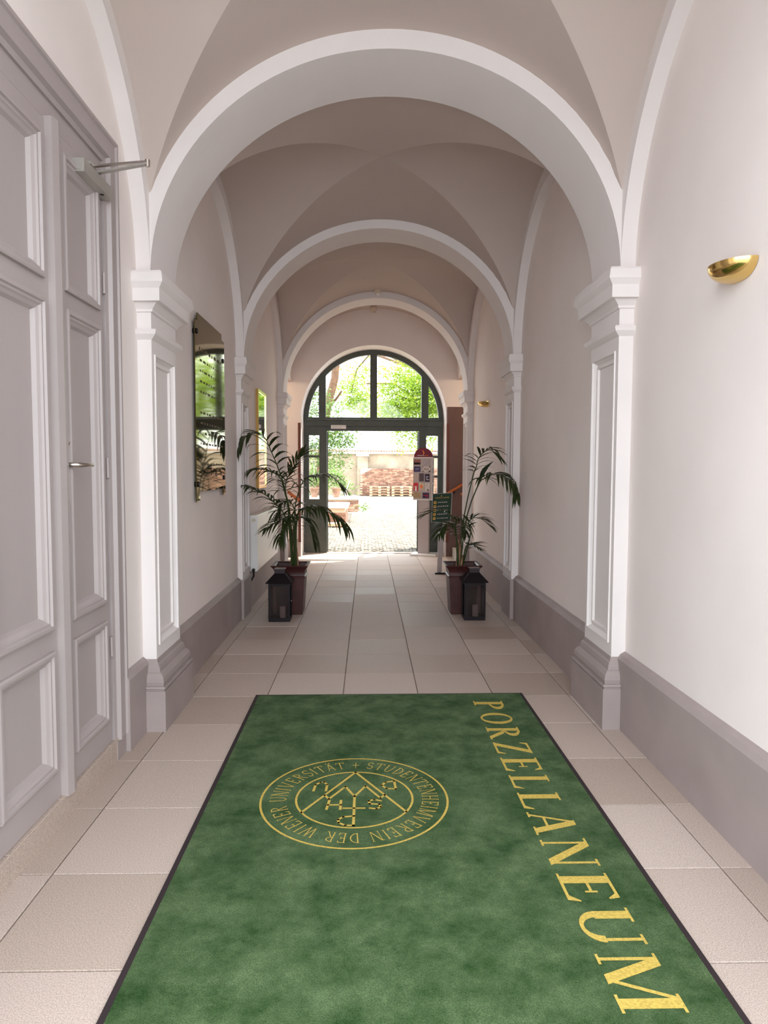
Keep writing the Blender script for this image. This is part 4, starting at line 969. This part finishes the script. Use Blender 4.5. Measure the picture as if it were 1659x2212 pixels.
def rock_chair(x, y, label):
    t = thing('garden_lounger', label, 'chair', (x, y, 0))
    MB().tube([(x-.35,y,.0),(x-.15,y,.38),(x+.25,y,.34),(x+.48,y,.92)], .022, 8).build('side_frame', M_white, t)
    MB().tube([(x-.35,y+.5,.0),(x-.15,y+.5,.38),(x+.25,y+.5,.34),(x+.48,y+.5,.92)], .022, 8).build('side_frame', M_white, t)
    for k in range(6): f = k/5; MB().tube([(x-.15+.4*f,y,.38-.04*f),(x-.15+.4*f,y+.5,.38-.04*f)], .016, 6).build('seat_slat', M_white, t)
    for k in range(6): f = (k+.5)/6; MB().tube([(x+.25+.23*f,y,.34+.58*f),(x+.25+.23*f,y+.5,.34+.58*f)], .016, 6).build('back_slat', M_white, t)
    MB().tube([(x+.2,y,.35),(x+.4,y,0)], .02, 6).build('leg', M_white, t); MB().tube([(x+.2,y+.5,.35),(x+.4,y+.5,0)], .02, 6).build('leg', M_white, t)
rock_chair(-1.35, 32.6, 'pale slatted garden lounger standing at the old stucco wall')

# foliage
def leafmesh(rnd, blobs, n, size, zsq=.7):
    mb = MB()
    pick = rnd.choices(blobs, [b_[3]**2 for b_ in blobs], k=n)
    for k in range(n):
        bx_, by_, bz_, r = pick[k]
        if k % 5 == 0:      # a spray: five leaves share one twig
            c0 = Vector((rnd.gauss(0,.55), rnd.gauss(0,.55), rnd.gauss(0,.55)))
            if c0.length > 1.25: c0 = c0.normalized()*1.25
            c0 = c0*r; tw = (bx_, by_, bz_)
        bx_, by_, bz_ = tw
        d = c0+Vector((rnd.gauss(0,1), rnd.gauss(0,1), rnd.gauss(0,.5)))*size*1.1; p = Vector((bx_+d.x, by_+d.y, bz_+d.z*zsq))
        a = Vector((rnd.uniform(-1,1), rnd.uniform(-1,1), rnd.uniform(-.6,.4))).normalized(); b = a.cross(Vector((rnd.uniform(-1,1), rnd.uniform(-1,1), 1))).normalized()
        s_ = size*rnd.uniform(.5,1.3)
        mb.add([tuple(p), tuple(p+a*s_*.5+b*s_*.28), tuple(p+a*s_), tuple(p+a*s_*.5-b*s_*.28)], [(0,1,2,3)])
    return mb
def tree(x, y, trunk, limbs, blobs, n, size, m_, label, seed, name='tree', cat='tree'):
    t = thing(name, label, cat, (x, y, 0)); rnd = random.Random(seed)
    if trunk: MB().tube(trunk[0], trunk[1], 10).build('trunk', M_bark, t)
    for l_ in limbs: MB().tube(l_, [.05*(1-i/len(l_))+.015 for i in range(len(l_))], 6).build('branch', M_bark, t)
    leafmesh(rnd, blobs, n, size).build('foliage', m_, t, kind='stuff')
    return t
def W_(px, py, Y): # photograph position -> rough world point, used only to lay out the garden
    return ((px-795)/1490*Y, Y, 1.5+(1012-py)/1490*Y)
rb = random.Random(9)
def blobs(L_): return [(*W_(a, b, Y), r) for a, b, Y, r in L_]
tree(4.2, 30, ([(5.2,30,0),(5.0,30,3),(4.3,30,6)], [.28,.22,.14]),
     [[W_(1010,830,30),W_(900,800,29),W_(835,770,28)], [W_(1010,870,30),W_(920,880,29),W_(850,850,28)], [W_(1000,920,30),W_(930,930,29),W_(880,920,28)], [W_(900,800,29),W_(800,765,30),W_(770,800,30),W_(758,850,30)], [W_(920,880,29),W_(850,830,29),W_(790,830,29)]],
     blobs([(845,800,28,.45),(880,820,28,.9),(905,860,28,1.1),(860,870,28,.9),(840,890,28,.6),(890,900,28,1.1),(930,880,28,1.0),(925,820,28,.9),(880,785,28,.4),(940,850,28,.9),(830,840,28,.4),(925,930,28,.8),(870,945,28,.45),(895,955,28,.4),(860,975,28,.22),
            (745,800,30,.4),(770,850,30,.9),(755,875,30,.4),(792,800,30,.5),(785,870,30,.7),(735,835,30,.3),(790,765,30,.3),(800,900,30,.3),(720,800,30,.25),(850,900,29,.8),(900,830,29,1.1),(880,880,29,1.2),(765,825,30,.7),(790,880,30,.6),(980,850,28,1.4),(1010,900,28,1.5),(1050,840,28,1.6),(1030,790,28,1.4),(1080,920,28,1.5)]), 42000, .115, M_lf1, 'lime green tree spreading its crown over the brick wall', 3)
tree(-1.6, 27, ([(-1.9,27,0),(-1.75,27,2.4),(-1.62,27,3.8),(-1.30,27,5.0),(-1.2,27,6.5)], [.22,.19,.17,.15,.14]),
     [[(-1.6,27,3.8),(-1.2,26.6,4.2),(-1.0,26,4.4)], [(-1.75,27,2.6),(-1.2,26.5,2.9),(-.9,26,3.0)]],
     blobs([(715,945,26,.8),(700,965,26,.8),(740,945,26,.45),(680,900,26,.8),(722,890,26,.5),(670,980,26,.8),(722,1000,26,.55),(690,870,26,.45),(750,955,26,.3),(672,850,26,.5),(735,925,26,.4)]), 5200, .115, M_lf2, 'dark leaved tree with brown trunk rising beside the planters', 4)
tree(-2.2, 35, None, [], blobs([(700,1010,35,.7),(720,1040,35,.6),(690,1060,35,.6),(745,1050,35,.35),(760,1065,35,.4),(675,1030,35,.7)]), 1500, .14, M_lf2, 'loose green shrub growing in front of the stucco wall', 6, 'shrub', 'shrub')
tree(-.35, 24.8, None, [], blobs([(785,1094,24.0,.12),(794,1097,24.0,.08)]), 90, .09, M_lf2, 'small weedy plant at the corner of the farther planter', 7, 'weed', 'plant')
for i, (x, y, lab) in enumerate(((-1.95,25.0,'leafy plant in terracotta tub on the farther planter, by the gate panes'),(-1.15,24.9,'smaller leafy plant in terracotta tub on the farther planter'))):
    t = thing('tub_plant', lab, 'plant', (x, y, .47))
    MB().lathe([(.10,.47),(.16,.78),(.18,.78),(.18,.82),(.15,.82),(.13,.70)], x, y, 14).build('tub', M_brickC, t)
    leafmesh(random.Random(20+i), [(x,y,1.18,.24)], 260, .12, 1).build('foliage', M_lf2, t, kind='stuff')
